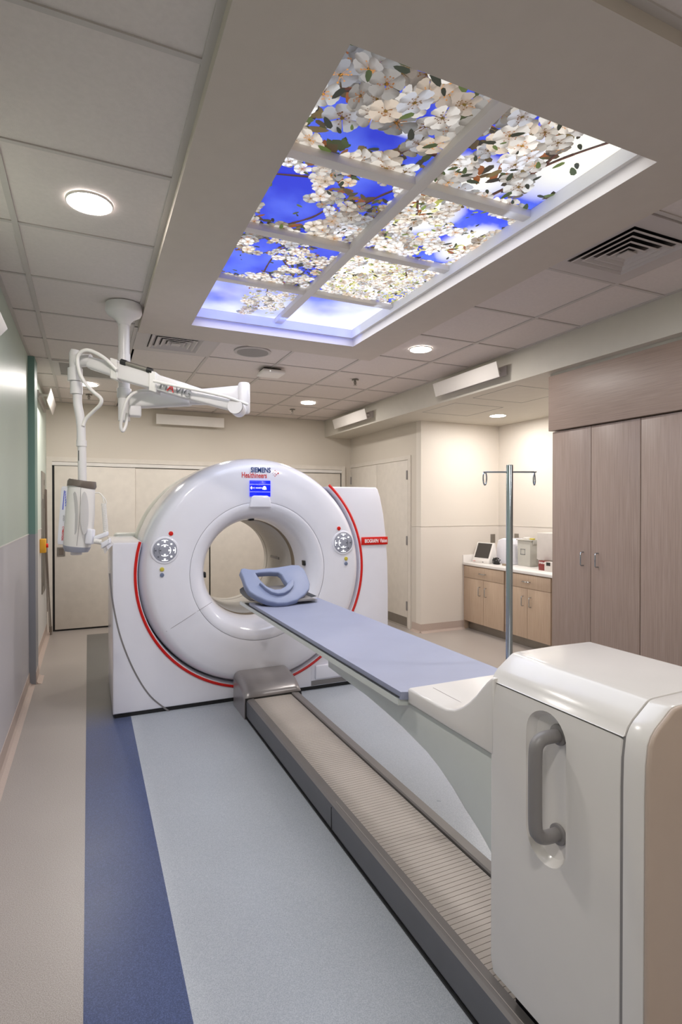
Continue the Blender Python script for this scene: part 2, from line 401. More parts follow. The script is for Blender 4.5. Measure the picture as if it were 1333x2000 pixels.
# louvred air diffusers
def diffuser(cx, cy, label, half=.285, core=.19):
    t = thing('air_diffuser', label, 'vent', (cx, cy, ZC), 'square louvred ceiling diffusers')
    z = ZC
    b = nbm()
    for q in ((cx-half, cx+half, cy-half, cy-core), (cx-half, cx+half, cy+core, cy+half), (cx-half, cx-core, cy-core, cy+core), (cx+core, cx+half, cy-core, cy+core)):
        box(b, *q, z-.004, z+.004)
    obj('face_plate', b, M_vent, t)
    b = box(nbm(), cx-core, cx+core, cy-core, cy+core, z+.0025, z+.005); obj('duct_opening', b, M_black, t)
    b = nbm()
    for k, h in enumerate((.184, .144, .104, .064)):
        rows = []
        for hh, zz_ in ((h, z-.014), (h-.009, z-.016), (h-.036, z+.001)):
            rows.append([b.verts.new((cx+sx*hh, cy+sy*hh, zz_)) for sx, sy in ((-1, -1), (1, -1), (1, 1), (-1, 1))])
        for va, vb in zip(rows, rows[1:]):
            for i in range(4): b.faces.new((va[i], va[(i+1) % 4], vb[(i+1) % 4], vb[i]))
    obj('louvre', b, M_vent, t)
    b = box(nbm(), cx-.032, cx+.032, cy-.032, cy+.032, z-.018, z-.012); obj('centre_plate', b, M_vent, t)
diffuser(2.382, 1.882, 'square louvred air diffuser in the ceiling right of the skylight')
diffuser(.603, 4.324, 'square louvred air diffuser behind the left end of the skylight bulkhead')
# return grilles
def grille(cx, cy, label):
    t = thing('ceiling_return_vent', label, 'vent', (cx, cy, ZC), 'perforated return grilles')
    b = nbm(); h = .285; c = .235
    for q in ((cx-h, cx+h, cy-h, cy-c), (cx-h, cx+h, cy+c, cy+h), (cx-h, cx-c, cy-c, cy+c), (cx+c, cx+h, cy-c, cy+c)): box(b, *q, ZC-.003, ZC+.004)
    obj('face_plate', b, M_vent, t)
    obj('perforated_sheet', box(nbm(), cx-c, cx+c, cy-c, cy+c, ZC+.001, ZC+.005), M_perf, t)
grille(.0095, 5.546, 'dark perforated return grille behind the upper elbow of the white arm')
grille(.603, 6.767, 'dark perforated return grille near the back wall, behind the lower arm')
# speaker
t = thing('ceiling_speaker', 'round grey ceiling loudspeaker behind the skylight bulkhead', 'speaker', (1.197, 4.324, ZC))
b = nbm(); lathe(b, [(.145, .004), (.145, -.006), (.128, -.010), (.122, -.006), (.122, .004)], 1.197, 4.324, ZC, n=48, close=True); obj('rim', b, M_vent, t)
b = disc(nbm(), (1.197, 4.324, ZC-.008), .123, 'Z', .004, 48); obj('mesh_cover', b, M_spk, t)
# access point
t = thing('wireless_access_point', 'rounded white access point box under the ceiling grid with a small lit dot', 'access point', (1.50, 4.80, ZC))
obj('mount', box(nbm(), 1.42, 1.58, 4.76, 4.92, ZC-.02, ZC, .004), M_black, t)
b = box(nbm(), 1.395, 1.605, 4.70, 4.91, ZC-.055, ZC-.02, .016, 4); obj('housing', b, M_sconce, t)
obj('indicator', disc(nbm(), (1.46, 4.698, ZC-.04), .004, 'Y', .003, 12), M_key, t)
# sprinklers
def sprinkler(loc, label):
    t = thing('sprinkler_head', label, 'sprinkler', loc, 'ceiling sprinkler heads')
    x, y, z = loc
    obj('escutcheon', disc(nbm(), (x, y, z-.008), .034, 'Z', .008, 24, .002), M_steel, t)
    b = nbm(); tube(b, [(x, y, z-.008), (x, y, z-.05)], .008, 8)
    for s in (-1, 1): tube(b, [(x+s*.008, y, z-.012), (x+s*.016, y, z-.03), (x, y, z-.05)], .003, 6)
    obj('frame', b, M_steel, t)
    obj('deflector', disc(nbm(), (x, y, z-.054), .018, 'Z', .003, 16), M_steel, t)
    return t
sp = sprinkler((2.366, 4.857, ZC), 'chrome sprinkler head between the access point and the long wall light')
dup(sp, (2.36, 6.66, ZC), 'chrome sprinkler head closest to the back wall, past the right downlight')
dup(sp, (.012, 6.72, ZC), 'chrome sprinkler head at the far left, seen beside the white arm')

q_ = px(257, 607, 2, ZC); dup(sp, (q_.x, q_.y, ZC), 'small sprinkler head right beside the round ceiling flange of the white arm')
# ------------------------------------------------------------------ skylight
ZP = 2.775; ZL = 2.716; ZT = 2.742
t = thing('skylight_lattice', 'pale grid lattice that divides the blossom skylight into eight panes', 'skylight lattice', ((OX0+OX1)/2, (OY0+OY1)/2, ZL))
b = nbm(); lp = .02
for q in ((OX0, OX1, OY0, OY0+lp), (OX0, OX1, OY1-lp, OY1), (OX0, OX0+lp, OY0+lp, OY1-lp), (OX1-lp, OX1, OY0+lp, OY1-lp)): box(b, *q, ZL, ZP-.001)
obj('border', b, M_sconce, t)
XM = (OX0+OX1)/2; YQ = [OY0+(OY1-OY0)*k/4 for k in range(5)]
obj('long_bar', box(nbm(), XM-.026, XM+.026, OY0+lp, OY1-lp, ZT, ZP-.001, .002), M_sconce, t)
for y in YQ[1:4]:
    b = nbm(); box(b, OX0+lp, XM-.026, y-.024, y+.024, ZT, ZP-.001, .002); box(b, XM+.026, OX1-lp, y-.024, y+.024, ZT, ZP-.001, .002)
    obj('cross_bar', b, M_sconce, t)

def mixc(a, b, f): return tuple(a[i]*(1-f)+b[i]*f for i in range(3))
def L3(h): return rgb(h)[:3]
SKY0, SKY1, CLD = L3('0526cc'), L3('4a64ee'), L3('dfe4ff')
def fbm(x, y, s): return noise.fractal(Vector((x*s, y*s, 3.1)), 1.0, 2.0, 4)
PANELS = {
 # (column,row): flower size, count, holes (cx,cy,rx,ry), only-ellipse, dark corner, haze, leaves, branches
 (0, 0): dict(r=.112, n=70, holes=[(.50, .74, .25, .15), (.20, .60, .13, .09), (.66, .50, .13, .08), (.84, .22, .09, .06)], dark=(.12, .12, .55), leaf=26,
              br=[[(.62, .98), (.78, .80), (1.0, .74)], [(.0, .55), (.3, .42)]], haze=[(.62, .60, .18, .07)]),
 (1, 0): dict(r=.098, n=66, holes=[(.88, .35, .22, .5), (.62, .93, .4, .07)], dark=(.0, .3, .3), leaf=34,
              br=[[(.62, .30), (.66, .6), (.56, 1.0)], [(.95, .05), (.72, .42), (.6, .75)]], haze=[(.82, .35, .4, .45), (.3, .85, .3, .2)]),
 (0, 1): dict(r=.080, n=95, holes=[(.13, .45, .27, .30), (.33, .70, .30, .20), (.80, .18, .20, .11)], dark=(.85, .5, .2), leaf=18,
              br=[[(.30, 1.0), (.52, .74), (.60, .5)], [(.62, .98), (.86, .30), (1.0, .05)], [(.05, .3), (.4, .2)], [(.68, .7), (.72, .55)]], haze=[]),
 (1, 1): dict(r=.066, n=165, holes=[(.72, .22, .27, .16), (.36, .50, .13, .07), (.72, .55, .20, .09), (.80, .90, .2, .11)], dark=None, leaf=30, yel=.35,
              br=[[(.05, .1), (.2, .35)], [(.5, .55), (.45, .75)]], haze=[(.2, .3, .3, .3), (.9, .6, .2, .3)]),
 (0, 2): dict(r=.056, n=165, holes=[(.13, .72, .32, .24), (.42, .60, .18, .18), (.30, .28, .13, .10), (.9, .15, .13, .12)], dark=(.2, .05, .2), leaf=22,
              br=[[(.48, .95), (.45, .5), (.52, .1)], [(.5, .4), (.75, .75)]], haze=[]),
 (1, 2): dict(r=.050, n=260, holes=[(.25, .35, .08, .10), (.6, .75, .12, .05), (.2, .75, .08, .05)], dark=None, leaf=42, yel=.6, br=[[(.6, .1), (.75, .3)]], haze=[(.4, .5, .5, .4)]),
 (0, 3): dict(r=.046, n=110, holes=[], only=(.72, .38, .27, .50), dark=None, leaf=16, yel=.5, br=[[(.6, .0), (.7, .4)]], haze=[], cloud=.45),
 (1, 3): dict(r=.040, n=5, holes=[], only=(.42, .0, .2, .06), dark=None, leaf=1, br=[], haze=[], cloud=.95),
}
def sky_panel(c, r, label):
    P = PANELS[(c, r)]; rn = random.Random(100+c*10+r)
    x0 = (OX0+lp if c == 0 else XM+.026); x1 = (XM-.026 if c == 0 else OX1-lp)
    y0 = YQ[r]+(lp if r == 0 else .024); y1 = YQ[r+1]-(lp if r == 3 else .024)
    W, H = x1-x0, y1-y0; gain = {(0, 0): .74, (1, 0): .9, (0, 1): .86, (1, 1): 1.1, (0, 2): .95, (1, 2): 1.2, (0, 3): .95, (1, 3): 1.0}[(c, r)]
    bm = bmesh.new(); cl = bm.loops.layers.float_color.new('Col'); zz = [ZP]
    def face(pts, cols):
        vs = [bm.verts.new((x0+p[0]*W, y0+p[1]*H, zz[0])) for p in pts]
        try: f = bm.faces.new(vs)
        except ValueError: return
        for lo, co in zip(f.loops, cols): lo[cl] = (co[0]*gain, co[1]*gain, co[2]*gain, 1)
    def skyc(u, v):
        U = c+u; V = r+v
        n = fbm(U, V, 2.6)*.9+.36+(.25*v if r == 0 else 0)
        col = mixc(SKY0, SKY1, min(1, max(0, n+.10*V-.12)))
        cf = P.get('cloud', 0)
        if cf:
            k = min(1, max(0, (fbm(U+5, V, 1.5)*.6+.35)*1.0 + cf*(v*.9+.35) - .45*(1-u)*(1-v)))
            col = mixc(col, CLD, k)
        for h in P['haze']:
            d = ((u-h[0])/h[2])**2+((v-h[1])/h[3])**2
            if d < 1.6: col = mixc(col, L3('fbfaea'), max(0, 1-d/1.6)**.6)
        return col
    G = 26
    for i in range(G):
        for j in range(G):
            q = [(i/G, j/G), ((i+1)/G, j/G), ((i+1)/G, (j+1)/G), (i/G, (j+1)/G)]
            face(q, [skyc(*p) for p in q])
    def inhole(u, v, m=1.0):
        if 'only' in P:
            h = P['only']
            if ((u-h[0])/h[2])**2+((v-h[1])/h[3])**2 > 1+1.1*noise.noise(Vector((u*6, v*6, c+r*3.7))): return True
        return any(((u-h[0])/h[2])**2+((v-h[1])/h[3])**2 < m for h in P['holes'])
    def shade(u, v):
        if P['dark'] is None: return 1.0
        d = P['dark']; k = math.hypot(u-d[0], v-d[1])/d[2]
        return .26+.74*min(1, k*k)
    def leaf(u, v, s, a, col, ar=1):
        n = 8; out = []
        for i in range(n):
            tt = 2*PI*i/n; lx = math.cos(tt)*s; ly = math.sin(tt)*s*.40*(1-.35*math.cos(tt))
            out.append((u+lx*math.cos(a)-ly*math.sin(a), v+lx*math.sin(a)+ly*math.cos(a)))
        face(out, [mixc(col, (0, 0, 0), .35*rn.random()) for _ in out])
    # dark undergrowth behind the blossom
    zz[0] -= .00008
    for k in range(P['n']*5):
        u, v = rn.uniform(-.05, 1.05), rn.uniform(-.05, 1.05)
        if inhole(u, v, 1.1): continue
        col = rn.choice([L3('2a2416'), L3('4a3a20'), L3('3c4420'), L3('6d5a30'), L3('8a4a1c'), L3('1d1a14')])
        if P.get('yel') and rn.random() < P['yel']+.2: col = rn.choice([L3('a8a850'), L3('d8d490'), L3('c7b98a')])
        zz[0] -= .000004; leaf(u, v, P['r']*rn.uniform(.3, .75), rn.uniform(0, 2*PI), col)
    for path in P['br']:
        zz[0] -= .00003
        pts = smooth_path([(p[0], p[1], 0) for p in path], 6); wd = P['r']*.16
        for a, b in zip(pts, pts[1:]):
            d = (b-a).normalized(); s = Vector((-d.y, d.x, 0))*wd*rn.uniform(.8, 1.1)
            face([(a+s)[:2], (b+s)[:2], b[:2], a[:2]], [L3('2a1610')]*4)
            face([a[:2], b[:2], (b-s)[:2], (a-s)[:2]], [L3('4e2412')]*4)
    # blossoms
    k = 0; tries = 0
    while k < P['n'] and tries < P['n']*30:
        tries += 1
        u, v = rn.uniform(-.06, 1.06), rn.uniform(-.06, 1.06)
        if inhole(u, v): continue
        k += 1; zz[0] -= .00002
        R = P['r']*rn.uniform(.75, 1.25)*(1.0); sh = shade(u, v)*rn.uniform(.78, 1.0)*(.26+.74*(k/P['n'])**.8)
        if rn.random() < .18: sh *= .6
        ta = rn.uniform(0, PI); sq = rn.uniform(.55, 1.0); rot = rn.uniform(0, 2*PI)
        ct, st = math.cos(ta), math.sin(ta)
        def tf(x, y):
            a, b_ = x*ct+y*st, (-x*st+y*ct)*sq
            return (u+a*ct-b_*st, v+a*st+b_*ct)
        tint = L3(rn.choice(['e2d0bc', 'd8c6b6', 'ead9c6'])) if rn.random() < (.2 if r < 2 else .06) else rn.choice([L3('ffffff'), L3('fdf6ee'), L3('fff8f4'), L3('f6ecdf'), L3('f2f4ff')])
        edge = tuple(q*sh*1.05 for q in tint); inner = tuple(q*sh for q in mixc(tint, L3('a88460'), rn.uniform(.35, .75)))
        shadow = tuple(q*sh*.62 for q in mixc(tint, L3('cbb9a6'), .6))
        for p in range(5):
            a = rot+p*2*PI/5+rn.uniform(-.12, .12); zz[0] -= .000003
            Lp = R*rn.uniform(.9, 1.08); wp = R*.47
            prof = [(.06, .0), (.25, .38), (.5, .78), (.74, 1.0), (.92, .82), (1.0, .35), (.97, 0), (1.0, -.35), (.92, -.82), (.74, -1.0), (.5, -.78), (.25, -.38)]
            o2 = []
            for x, y in prof:
                X, Y = x*Lp, y*wp*(1+.08*math.sin(9*x+p)); o2.append(tf(X*math.cos(a)-Y*math.sin(a), X*math.sin(a)+Y*math.cos(a)))
            cc = tf(.55*Lp*math.cos(a), .55*Lp*math.sin(a))
            pc = [inner if x < .3 else (shadow if (y < 0 and x < .95) else edge) for x, y in prof]
            for i in range(len(o2)):
                j = (i+1) % len(o2)
                face([cc, o2[i], o2[j]], [mixc(edge, inner, .15), pc[i], pc[j]])
        zz[0] -= .000003
        so = L3(rn.choice(['c07a28', '8a5522', '6b4a1e', 'd08a40', '5a3a1a']))
        cen = [tf(R*.13*math.cos(q*PI/3), R*.13*math.sin(q*PI/3)) for q in range(6)]
        face(cen, [tuple(q*sh for q in L3('7d6a34'))]*6)
        if R > .034:
            for q in range(12):
                a = rn.uniform(0, 2*PI); l = R*rn.uniform(.25, .52); w2 = R*.022
                face([tf(-w2*math.sin(a), w2*math.cos(a)), tf(w2*math.sin(a), -w2*math.cos(a)), tf(l*math.cos(a), l*math.sin(a))], [so]*3)
                e = R*.06; ex, ey = l*math.cos(a), l*math.sin(a)
                face([tf(ex-e, ey), tf(ex, ey-e), tf(ex+e, ey), tf(ex, ey+e)], [so]*4)
    for k in range(P['leaf']):
        u, v = rn.uniform(0, 1), rn.uniform(0, 1)
        if 'only' in P and inhole(u, v): continue
        zz[0] -= .000006
        col = rn.choice([L3('24301c'), L3('39491f'), L3('1e2616'), L3('56682c')])
        if P.get('yel') and rn.random() < P['yel']: col = rn.choice([L3('8d9c3c'), L3('bcc05a'), L3('6f8436')])
        leaf(u, v, P['r']*rn.uniform(.22, .58), rn.uniform(0, 2*PI), col)
    for nrm, co in (((1, 0, 0), (x1, 0, 0)), ((-1, 0, 0), (x0, 0, 0)), ((0, 1, 0), (0, y1, 0)), ((0, -1, 0), (0, y0, 0))):
        bmesh.ops.bisect_plane(bm, geom=bm.verts[:]+bm.edges[:]+bm.faces[:], plane_co=co, plane_no=nrm, clear_outer=True)
    me = bpy.data.meshes.new('backlit_picture'); bm.to_mesh(me); bm.free(); me.materials.append(M_film)
    o = bpy.data.objects.new('backlit_picture', me); COL.objects.link(o)
    me.transform(Matrix.Translation((-(x0+x1)/2, -(y0+y1)/2, -ZP))); o.location = ((x0+x1)/2, (y0+y1)/2, ZP)
    tag(o, label, 'backlit picture', 'blossom pictures in the skylight')
for c, r, lab in ((0, 0, 'backlit skylight picture with the largest blossoms, a dark shaded corner and a blue gap'),
                  (1, 0, 'backlit skylight picture with large blossoms fading to white haze and dark green leaves'),
                  (0, 1, 'backlit skylight picture with deep blue sky at its left and a brown branch across'),
                  (1, 1, 'backlit skylight picture packed with white blossom, third from the blue end in the right column'),
                  (0, 2, 'backlit skylight picture with small blossom around a dark branch and a blue corner'),
                  (1, 2, 'backlit skylight picture full of small white blossom and yellow-green leaves'),
                  (0, 3, 'backlit skylight picture of blue cloudy sky with one blossom spray at its right'),
                  (1, 3, 'backlit skylight picture of pale cloud with almost no blossom')):
    sky_panel(c, r, lab)

# ------------------------------------------------------------------ wall lights
def wall_light(name_loc, along, length, out, label, tilt=.03, h=.105):
    """flat white reflector on a back plate; along = unit vector of its length, out = away from the wall"""
    o = Vector(name_loc); A = Vector(along); O = Vector(out); Z = Vector((0, 0, 1))
    t = thing('wall_light', label, 'wall light', o, 'flat white wall lights')
    def slab(c, l, d, hh, bev=.002, M=None):
        b = bmesh.new(); box(b, -l/2, l/2, -d/2, d/2, -hh/2, hh/2, bev)
        F = Matrix(((A.x, O.x, 0, c.x), (A.y, O.y, 0, c.y), (0, 0, 1, c.z), (0, 0, 0, 1)))
        if M is not None: F = F @ M
        bmesh.ops.transform(b, matrix=F, verts=b.verts); return b
    obj('back_plate', slab(o+O*.012, length*.98, .022, .075), M_vent, t)
    obj('reflector', slab(o+O*.105, length, .010, h+.02, .003, Matrix.Rotation(-tilt*9, 4, 'X')), M_sconce, t)
    for s in (-.42, .42):
        obj('bracket', slab(o+A*(s*length)+O*.06, .012, .09, .022), M_sign, t)
wall_light((3.10, 3.98, 2.57), (0, 1, 0), .90, (-1, 0, 0), 'white wall light on the soffit, the one above the counter alcove')
wall_light((3.10, 6.33, 2.57), (0, 1, 0), .95, (-1, 0, 0), 'white wall light on the soffit, the one close to the back wall')
wall_light((1.20, YB, 2.565), (1, 0, 0), .85, (0, -1, 0), 'white wall light on the back wall behind the white arm', tilt=.0)
wall_light((XL, 6.48, 2.545), (0, -1, 0), .95, (1, 0, 0), 'white wall light seen edge-on at the far end of the left wall')
pw_ = px(-16, 690, 0, XL+.09)
wall_light((XL, pw_.y-.49, pw_.z+.062), (0, -1, 0), .98, (1, 0, 0), 'white wall light at the left edge, near end of the left wall', tilt=.075)

# ================================================================== SCANNER
GXC, GZC, YG = 1.180, .980, 4.115
sc = thing('pet_ct_scanner', 'large white ring-shaped scanner with red curved trim and blue screen', 'scanner', (GXC, 4.8, 0))
RO = .862
# front cover ring
b = nbm(); lathe(b, [(.522, YG-.060), (.545, YG-.064), (.60, YG-.065), (.70, YG-.065), (.775, YG-.064), (.800, YG-.056), (.822, YG-.034), (.846, YG+.035), (.858, YG+.10), (RO, YG+.17), (RO+.002, YG+.42), (RO-.006, YG+.60), (RO-.05, YG+.66), (.5, YG+.66)], GXC, 0, GZC, 'Y', 128)
obj('front_cover', b, M_white, sc, ang=28)
b = nbm(); lathe(b, [(.5195, YG-.040), (.5195, YG-.0595), (.505, YG-.062), (.47, YG-.052), (.435, YG-.022), (.408, YG+.03), (.392, YG+.10), (.384, YG+.18), (.382, YG+.24)], GXC, 0, GZC, 'Y', 128)
obj('bore_mouth', b, M_white, sc, ang=50)
b = nbm(); lathe(b, [(.5195, YG-.04), (.522, YG-.04)], GXC, 0, GZC, 'Y', 96); obj('mouth_seam', b, M_dark, sc)
b = nbm(); lathe(b, [(.382, YG+.235), (.386, YG+.25), (.386, YG+.31), (.380, YG+.32)], GXC, 0, GZC, 'Y', 96); obj('bore_gap', b, M_tan, sc)
b = nbm(); lathe(b, [(.38, YG+.318), (.372, YG+.325), (.372, YG+.98), (.378, YG+.985), (.378, YG+1.0), (.372, YG+1.005), (.375, YG+1.10), (.41, YG+1.16), (.5, YG+1.18)], GXC, 0, GZC, 'Y', 96); obj('bore_tunnel', b, M_bore, sc, ang=50)
obj('bore_rail', box(nbm(), GXC+.363, GXC+.371, YG+.62, YG+.86, GZC+.015, GZC+.035), M_grey, sc)
# rear cover
b = nbm(); lathe(b, [(.80, YG+.66), (.842, YG+.665), (.850, YG+.70), (.850, YG+1.02), (.82, YG+1.12), (.74, YG+1.18), (.5, YG+1.18)], GXC, 0, GZC, 'Y', 128)
obj('rear_cover', b, M_rear, sc, ang=40)
b = nbm(); lathe(b, [(.835, YG+.645), (.835, YG+.67)], GXC, 0, GZC, 'Y', 96); obj('cover_gap', b, M_dark, sc)
# lower housing with circular cut
def arc(a0, a1, r, n): return [(GXC+r*math.cos(a0+(a1-a0)*k/n), GZC+r*math.sin(a0+(a1-a0)*k/n)) for k in range(n+1)]
ZLW, ZRW = 1.215, 1.628
aR = math.asin((ZRW-GZC)/.868); aL = PI-math.asin((ZLW-GZC)/.868)
right_edge = [(2.318, .03), (2.318, .75), (2.312, 1.0), (2.298, 1.2), (2.272, 1.4), (2.240, 1.55), (2.218, 1.61), (2.200, ZRW)]
out = [(.150, .03)] + right_edge + arc(aR, aL-2*PI, .868, 90) + [(.150, ZLW)]
b = nbm()
tt = bmesh.new(); V = [tt.verts.new((p[0], YG, p[1])) for p in out]; f0 = tt.faces.new(V)
r_ = bmesh.ops.extrude_face_region(tt, geom=[f0]); bmesh.ops.translate(tt, verts=[v for v in r_['geom'] if isinstance(v, bmesh.types.BMVert)], vec=(0, .95, 0))
bmesh.ops.recalc_face_normals(tt, faces=tt.faces)
ed = [e for e in tt.edges if all(abs(v.co.y-YG) < 1e-5 for v in e.verts)]
bevel(tt, .010, 3, ed)
bmesh.ops.triangulate(tt, faces=[f for f in tt.faces if len(f.verts) > 4]); join(b, tt)
obj('lower_housing', b, M_white, sc, ang=30)
b = nbm(); box(b, .162, 2.306, YG+.012, YG+.92, 0, .04); obj('plinth', b, M_black, sc)
# outer left panel with curved seam
seam = [px(x, y, 1, YG-.002) for x, y in ((214, 1120), (221, 1180), (236, 1246), (262, 1310), (294, 1360), (333, 1391))]
path = smooth_path([(p.x, p.y, p.z) for p in seam], 6)
b = nbm()
for a, c in zip(path, path[1:]):
    d = (c-a).normalized(); s = Vector((d.z, 0, -d.x))*.0055
    for off, yy in ((0, 0),):
        vs = [b.verts.new(q) for q in (a+s, c+s, c-s, a-s)]; b.faces.new(vs)
bmesh.ops.translate(b, verts=b.verts, vec=(0, .0005, 0)); obj('panel_seam', b, M_grey, sc)
# rear body low box seen past the left wing
b = nbm(); box(b, .20, .56, YG+.955, YG+1.15, .02, 1.24, .03, 3); box(b, 1.80, 2.16, YG+.955, YG+1.15, .02, 1.24, .03, 3); box(b, .5, 1.86, YG+.96, YG+1.14, .02, .3); obj('rear_housing', b, M_rear, sc)
# red trim along the cut
b = nbm(); tt = bmesh.new(); A1 = arc(aR+.002, aL-2*PI+.0, .874, 100); A2 = arc(aR+.002, aL-2*PI, .893, 100); A3 = arc(aR+.002, aL-2*PI, .883, 100)
ra = [[tt.verts.new((p[0], y, p[1])) for p in Q] for Q, y in ((A1, YG-.0005), (A1, YG-.006), (A3, YG-.011), (A2, YG-.006), (A2, YG-.0005))]
for a, c in zip(ra, ra[1:]):
    for k in range(len(a)-1): tt.faces.new((a[k], a[k+1], c[k+1], c[k]))
for k in (0, -1): tt.faces.new([r[k] for r in ra])
join(b, tt); obj('red_trim', b, M_red, sc)
band = [px(703, 1050, 1, YG-.006), px(756, 1047.5, 1, YG-.006), px(757, 1062, 1, YG-.006), px(704, 1066, 1, YG-.006)]
xb0, xb1 = 2.060, 2.308; zb0, zb1 = (band[3].z+band[2].z)/2, (band[0].z+band[1].z)/2
b = box(nbm(), xb0, xb1, YG-.009, YG+.0, zb0, zb1, .003); nb = obj('name_band', b, M_red, sc)
b = nbm(); join(b, text_bm('BIOGRAPH', .043, frame_of((xb0+.028, YG-.0095, (zb0+zb1)/2-.014), *FRONT), bold=.0008, sx=.62)); 
join(b, text_bm('Vision', .046, frame_of((xb0+.172, YG-.0095, (zb0+zb1)/2-.014), *FRONT), bold=.0008, sx=.60)); obj('lettering', b, M_whitep, nb)
# logo
YF = YG-.0645
def facey(p):    # depth of the front cover face at a point of the ring
    r = math.hypot(p[0]-GXC, p[1]-GZC)
    pr = [(.522, -.06), (.545, -.064), (.6, -.065), (.7, -.065), (.775, -.064), (.80, -.056), (.822, -.034), (.846, .035)]
    for (r0, y0), (r1, y1) in zip(pr, pr[1:]):
        if r0 <= r <= r1: return YG+y0+(y1-y0)*(r-r0)/(r1-r0)
    return YG-.066
b = nbm(); p = px(490, 922, 1, YF); join(b, text_bm('SIEMENS', .052, frame_of((p.x, YF-.002, p.z), *FRONT), bold=.0012, sx=.80)); obj('lettering', b, M_navy, sc)
b = nbm(); p = px(472, 932.5, 1, YF); join(b, text_bm('Healthineers', .057, frame_of((p.x, YF-.002, p.z), *FRONT), bold=.0009, sx=.665)); obj('lettering', b, M_redp, sc)
b = nbm()
for x, y, r in ((537.5, 919, 2.0), (540, 921.5, 1.6), (543.5, 924.3, 3.4), (540, 927, 2.2), (537.5, 930, 1.8), (534.5, 921.5, 1.2), (537.5, 924.5, 1.6), (532.8, 924.5, .9), (534.5, 927.5, 1.0)):
    q = px(x, y, 1, YF); disc(b, (q.x, YF-.004, q.z), r*.0033*.52, 'Y', .004, 12)
obj('logo_dots', b, M_redp, sc)
# screen
a, c = px(488, 938, 1, YF-.006), px(528.5, 970, 1, YF-.006)
scr = obj('display_screen', box(nbm(), a.x, c.x, YF-.012, YF, c.z, a.z, .003), M_scr, sc)
b = nbm(); w_, h_ = c.x-a.x, a.z-c.z
def ic(x0, x1, z0, z1): box(b, a.x+x0*w_, a.x+x1*w_, YF-.0132, YF-.011, c.z+z0*h_, c.z+z1*h_)
ic(.0, .98, .755, .765); ic(.0, .98, .285, .295)
ic(.02, .13, .50, .56); ic(.06, .09, .44, .63); ic(.27, .48, .51, .55); ic(.54, .57, .51, .56); ic(.17, .20, .51, .55); ic(.19, .21, .49, .57); ic(.48, .51, .50, .57); ic(.55, .62, .525, .545)
disc(b, (a.x+.70*w_, YF-.0132, c.z+.54*h_), .17*h_*.65, 'Y', .002, 24); ic(.60, .80, .44, .50)
obj('screen_icons', b, M_scrw, scr)
# pod under the screen
a = px(509, 983, 1, YF-.01)
b = nbm(); prism(b, [(a.x-.072, a.z+.045), (a.x-.055, a.z+.058), (a.x+.055, a.z+.058), (a.x+.072, a.z+.045), (a.x+.085, a.z-.030), (a.x-.085, a.z-.030)], 1, YF-.022, YF+.05, .008, 3); obj('microphone_pod', b, M_white, sc)
# control keypads
def keypad(cxp, cyp, flip, lbl):
    p = px(cxp, cyp, 1, YF); yf = facey((p.x, p.z))-.002; c_ = (p.x, yf, p.z)
    b = nbm(); lathe(b, [(.098, .0), (.094, -.007), (.084, -.009), (.080, -.004)], p.x, yf+.004, p.z, 'Y', 48); obj('keypad_rim', b, M_white, sc)
    kp = obj('keypad', disc(nbm(), (p.x, yf-.004, p.z), .082, 'Y', .006, 48, .001), M_btn, sc, lbl)
    lit, unlit = nbm(), nbm()
    for ring, n, r in ((0, 4, .030), (1, 8, .062)):
        for k in range(n):
            a0 = 2*PI*k/n
            bad = (math.cos(a0)*flip < -.4)
            B = unlit if bad and (ring == 1 and abs(math.sin(a0)) < .8 and math.sin(a0) < .5 or ring == 0) else lit
            q = (p.x+r*math.cos(a0), 0, p.z+r*math.sin(a0))
            box(B, q[0]-.006, q[0]+.006, yf-.0055, yf-.0035, q[2]-.005, q[2]+.005)
            if not (ring == 1 and k % 2):
                t0 = Vector((-math.sin(a0), 0, math.cos(a0)))
                pts = []
                for j in range(7):
                    aa = a0+(j-3)/3*(.62 if ring == 0 else .30); rr_ = r+.010
                    pts.append((p.x+rr_*math.cos(aa), yf-.0045, p.z+rr_*math.sin(aa)))
                tube(B, pts, .0018, 5)
    for q, B in ((.0, lit),): pass
    obj('key_symbols', lit, M_key, kp); 
    if unlit.verts: obj('key_symbols', unlit, M_keyd, kp)
    else: unlit.free()
keypad(322, 1075, 1, 'left round keypad'); keypad(670.5, 1060, -1, 'right round keypad')
def dot(x, y, r, m, name):
    p = px(x, y, 1, YF); yf = facey((p.x, p.z))
    obj(name, disc(nbm(), (p.x, yf-.007, p.z), r, 'Y', .010, 24, .002), m, sc)
dot(334, 1042, .0155, M_red, 'stop_button'); dot(662, 1032, .0155, M_red, 'stop_button')
dot(316.5, 1112, .0150, M_yelb, 'yellow_button'); dot(676, 1091, .0150, M_yelb, 'yellow_button')
dot(316.5, 1123, .0145, M_blueb, 'grey_button'); dot(676, 1100.5, .0145, M_blueb, 'grey_button')
# thin cover seam
b = nbm()
for q0, q1 in (((414, 1176), (312, 1242)),):
    A_, B_ = px(*q0, 1, YF), px(*q1, 1, YF)
    n = 8; pts = []
    for k in range(n+1):
        P_ = A_.lerp(B_, k/n); pts.append((P_.x, facey((P_.x, P_.z))-.0006, P_.z))
    tube(b, pts, .0012, 5)
obj('cover_seam', b, M_grey, sc)
# laser windows in the mouth
for ang_, yy in ((93, YG+.13), (183, YG+.06), (5, YG+.06)):
    a = math.radians(ang_); r = .387 if ang_ == 93 else .397
    b = bmesh.new(); box(b, -.010, .006, -.026, .026, -.020, .020, .004)
    bmesh.ops.transform(b, matrix=Matrix.Translation((GXC+r*math.cos(a), yy, GZC+r*math.sin(a))) @ Matrix.Rotation(-a, 4, 'Y'), verts=b.verts)
    obj('laser_window', b, M_black, sc)
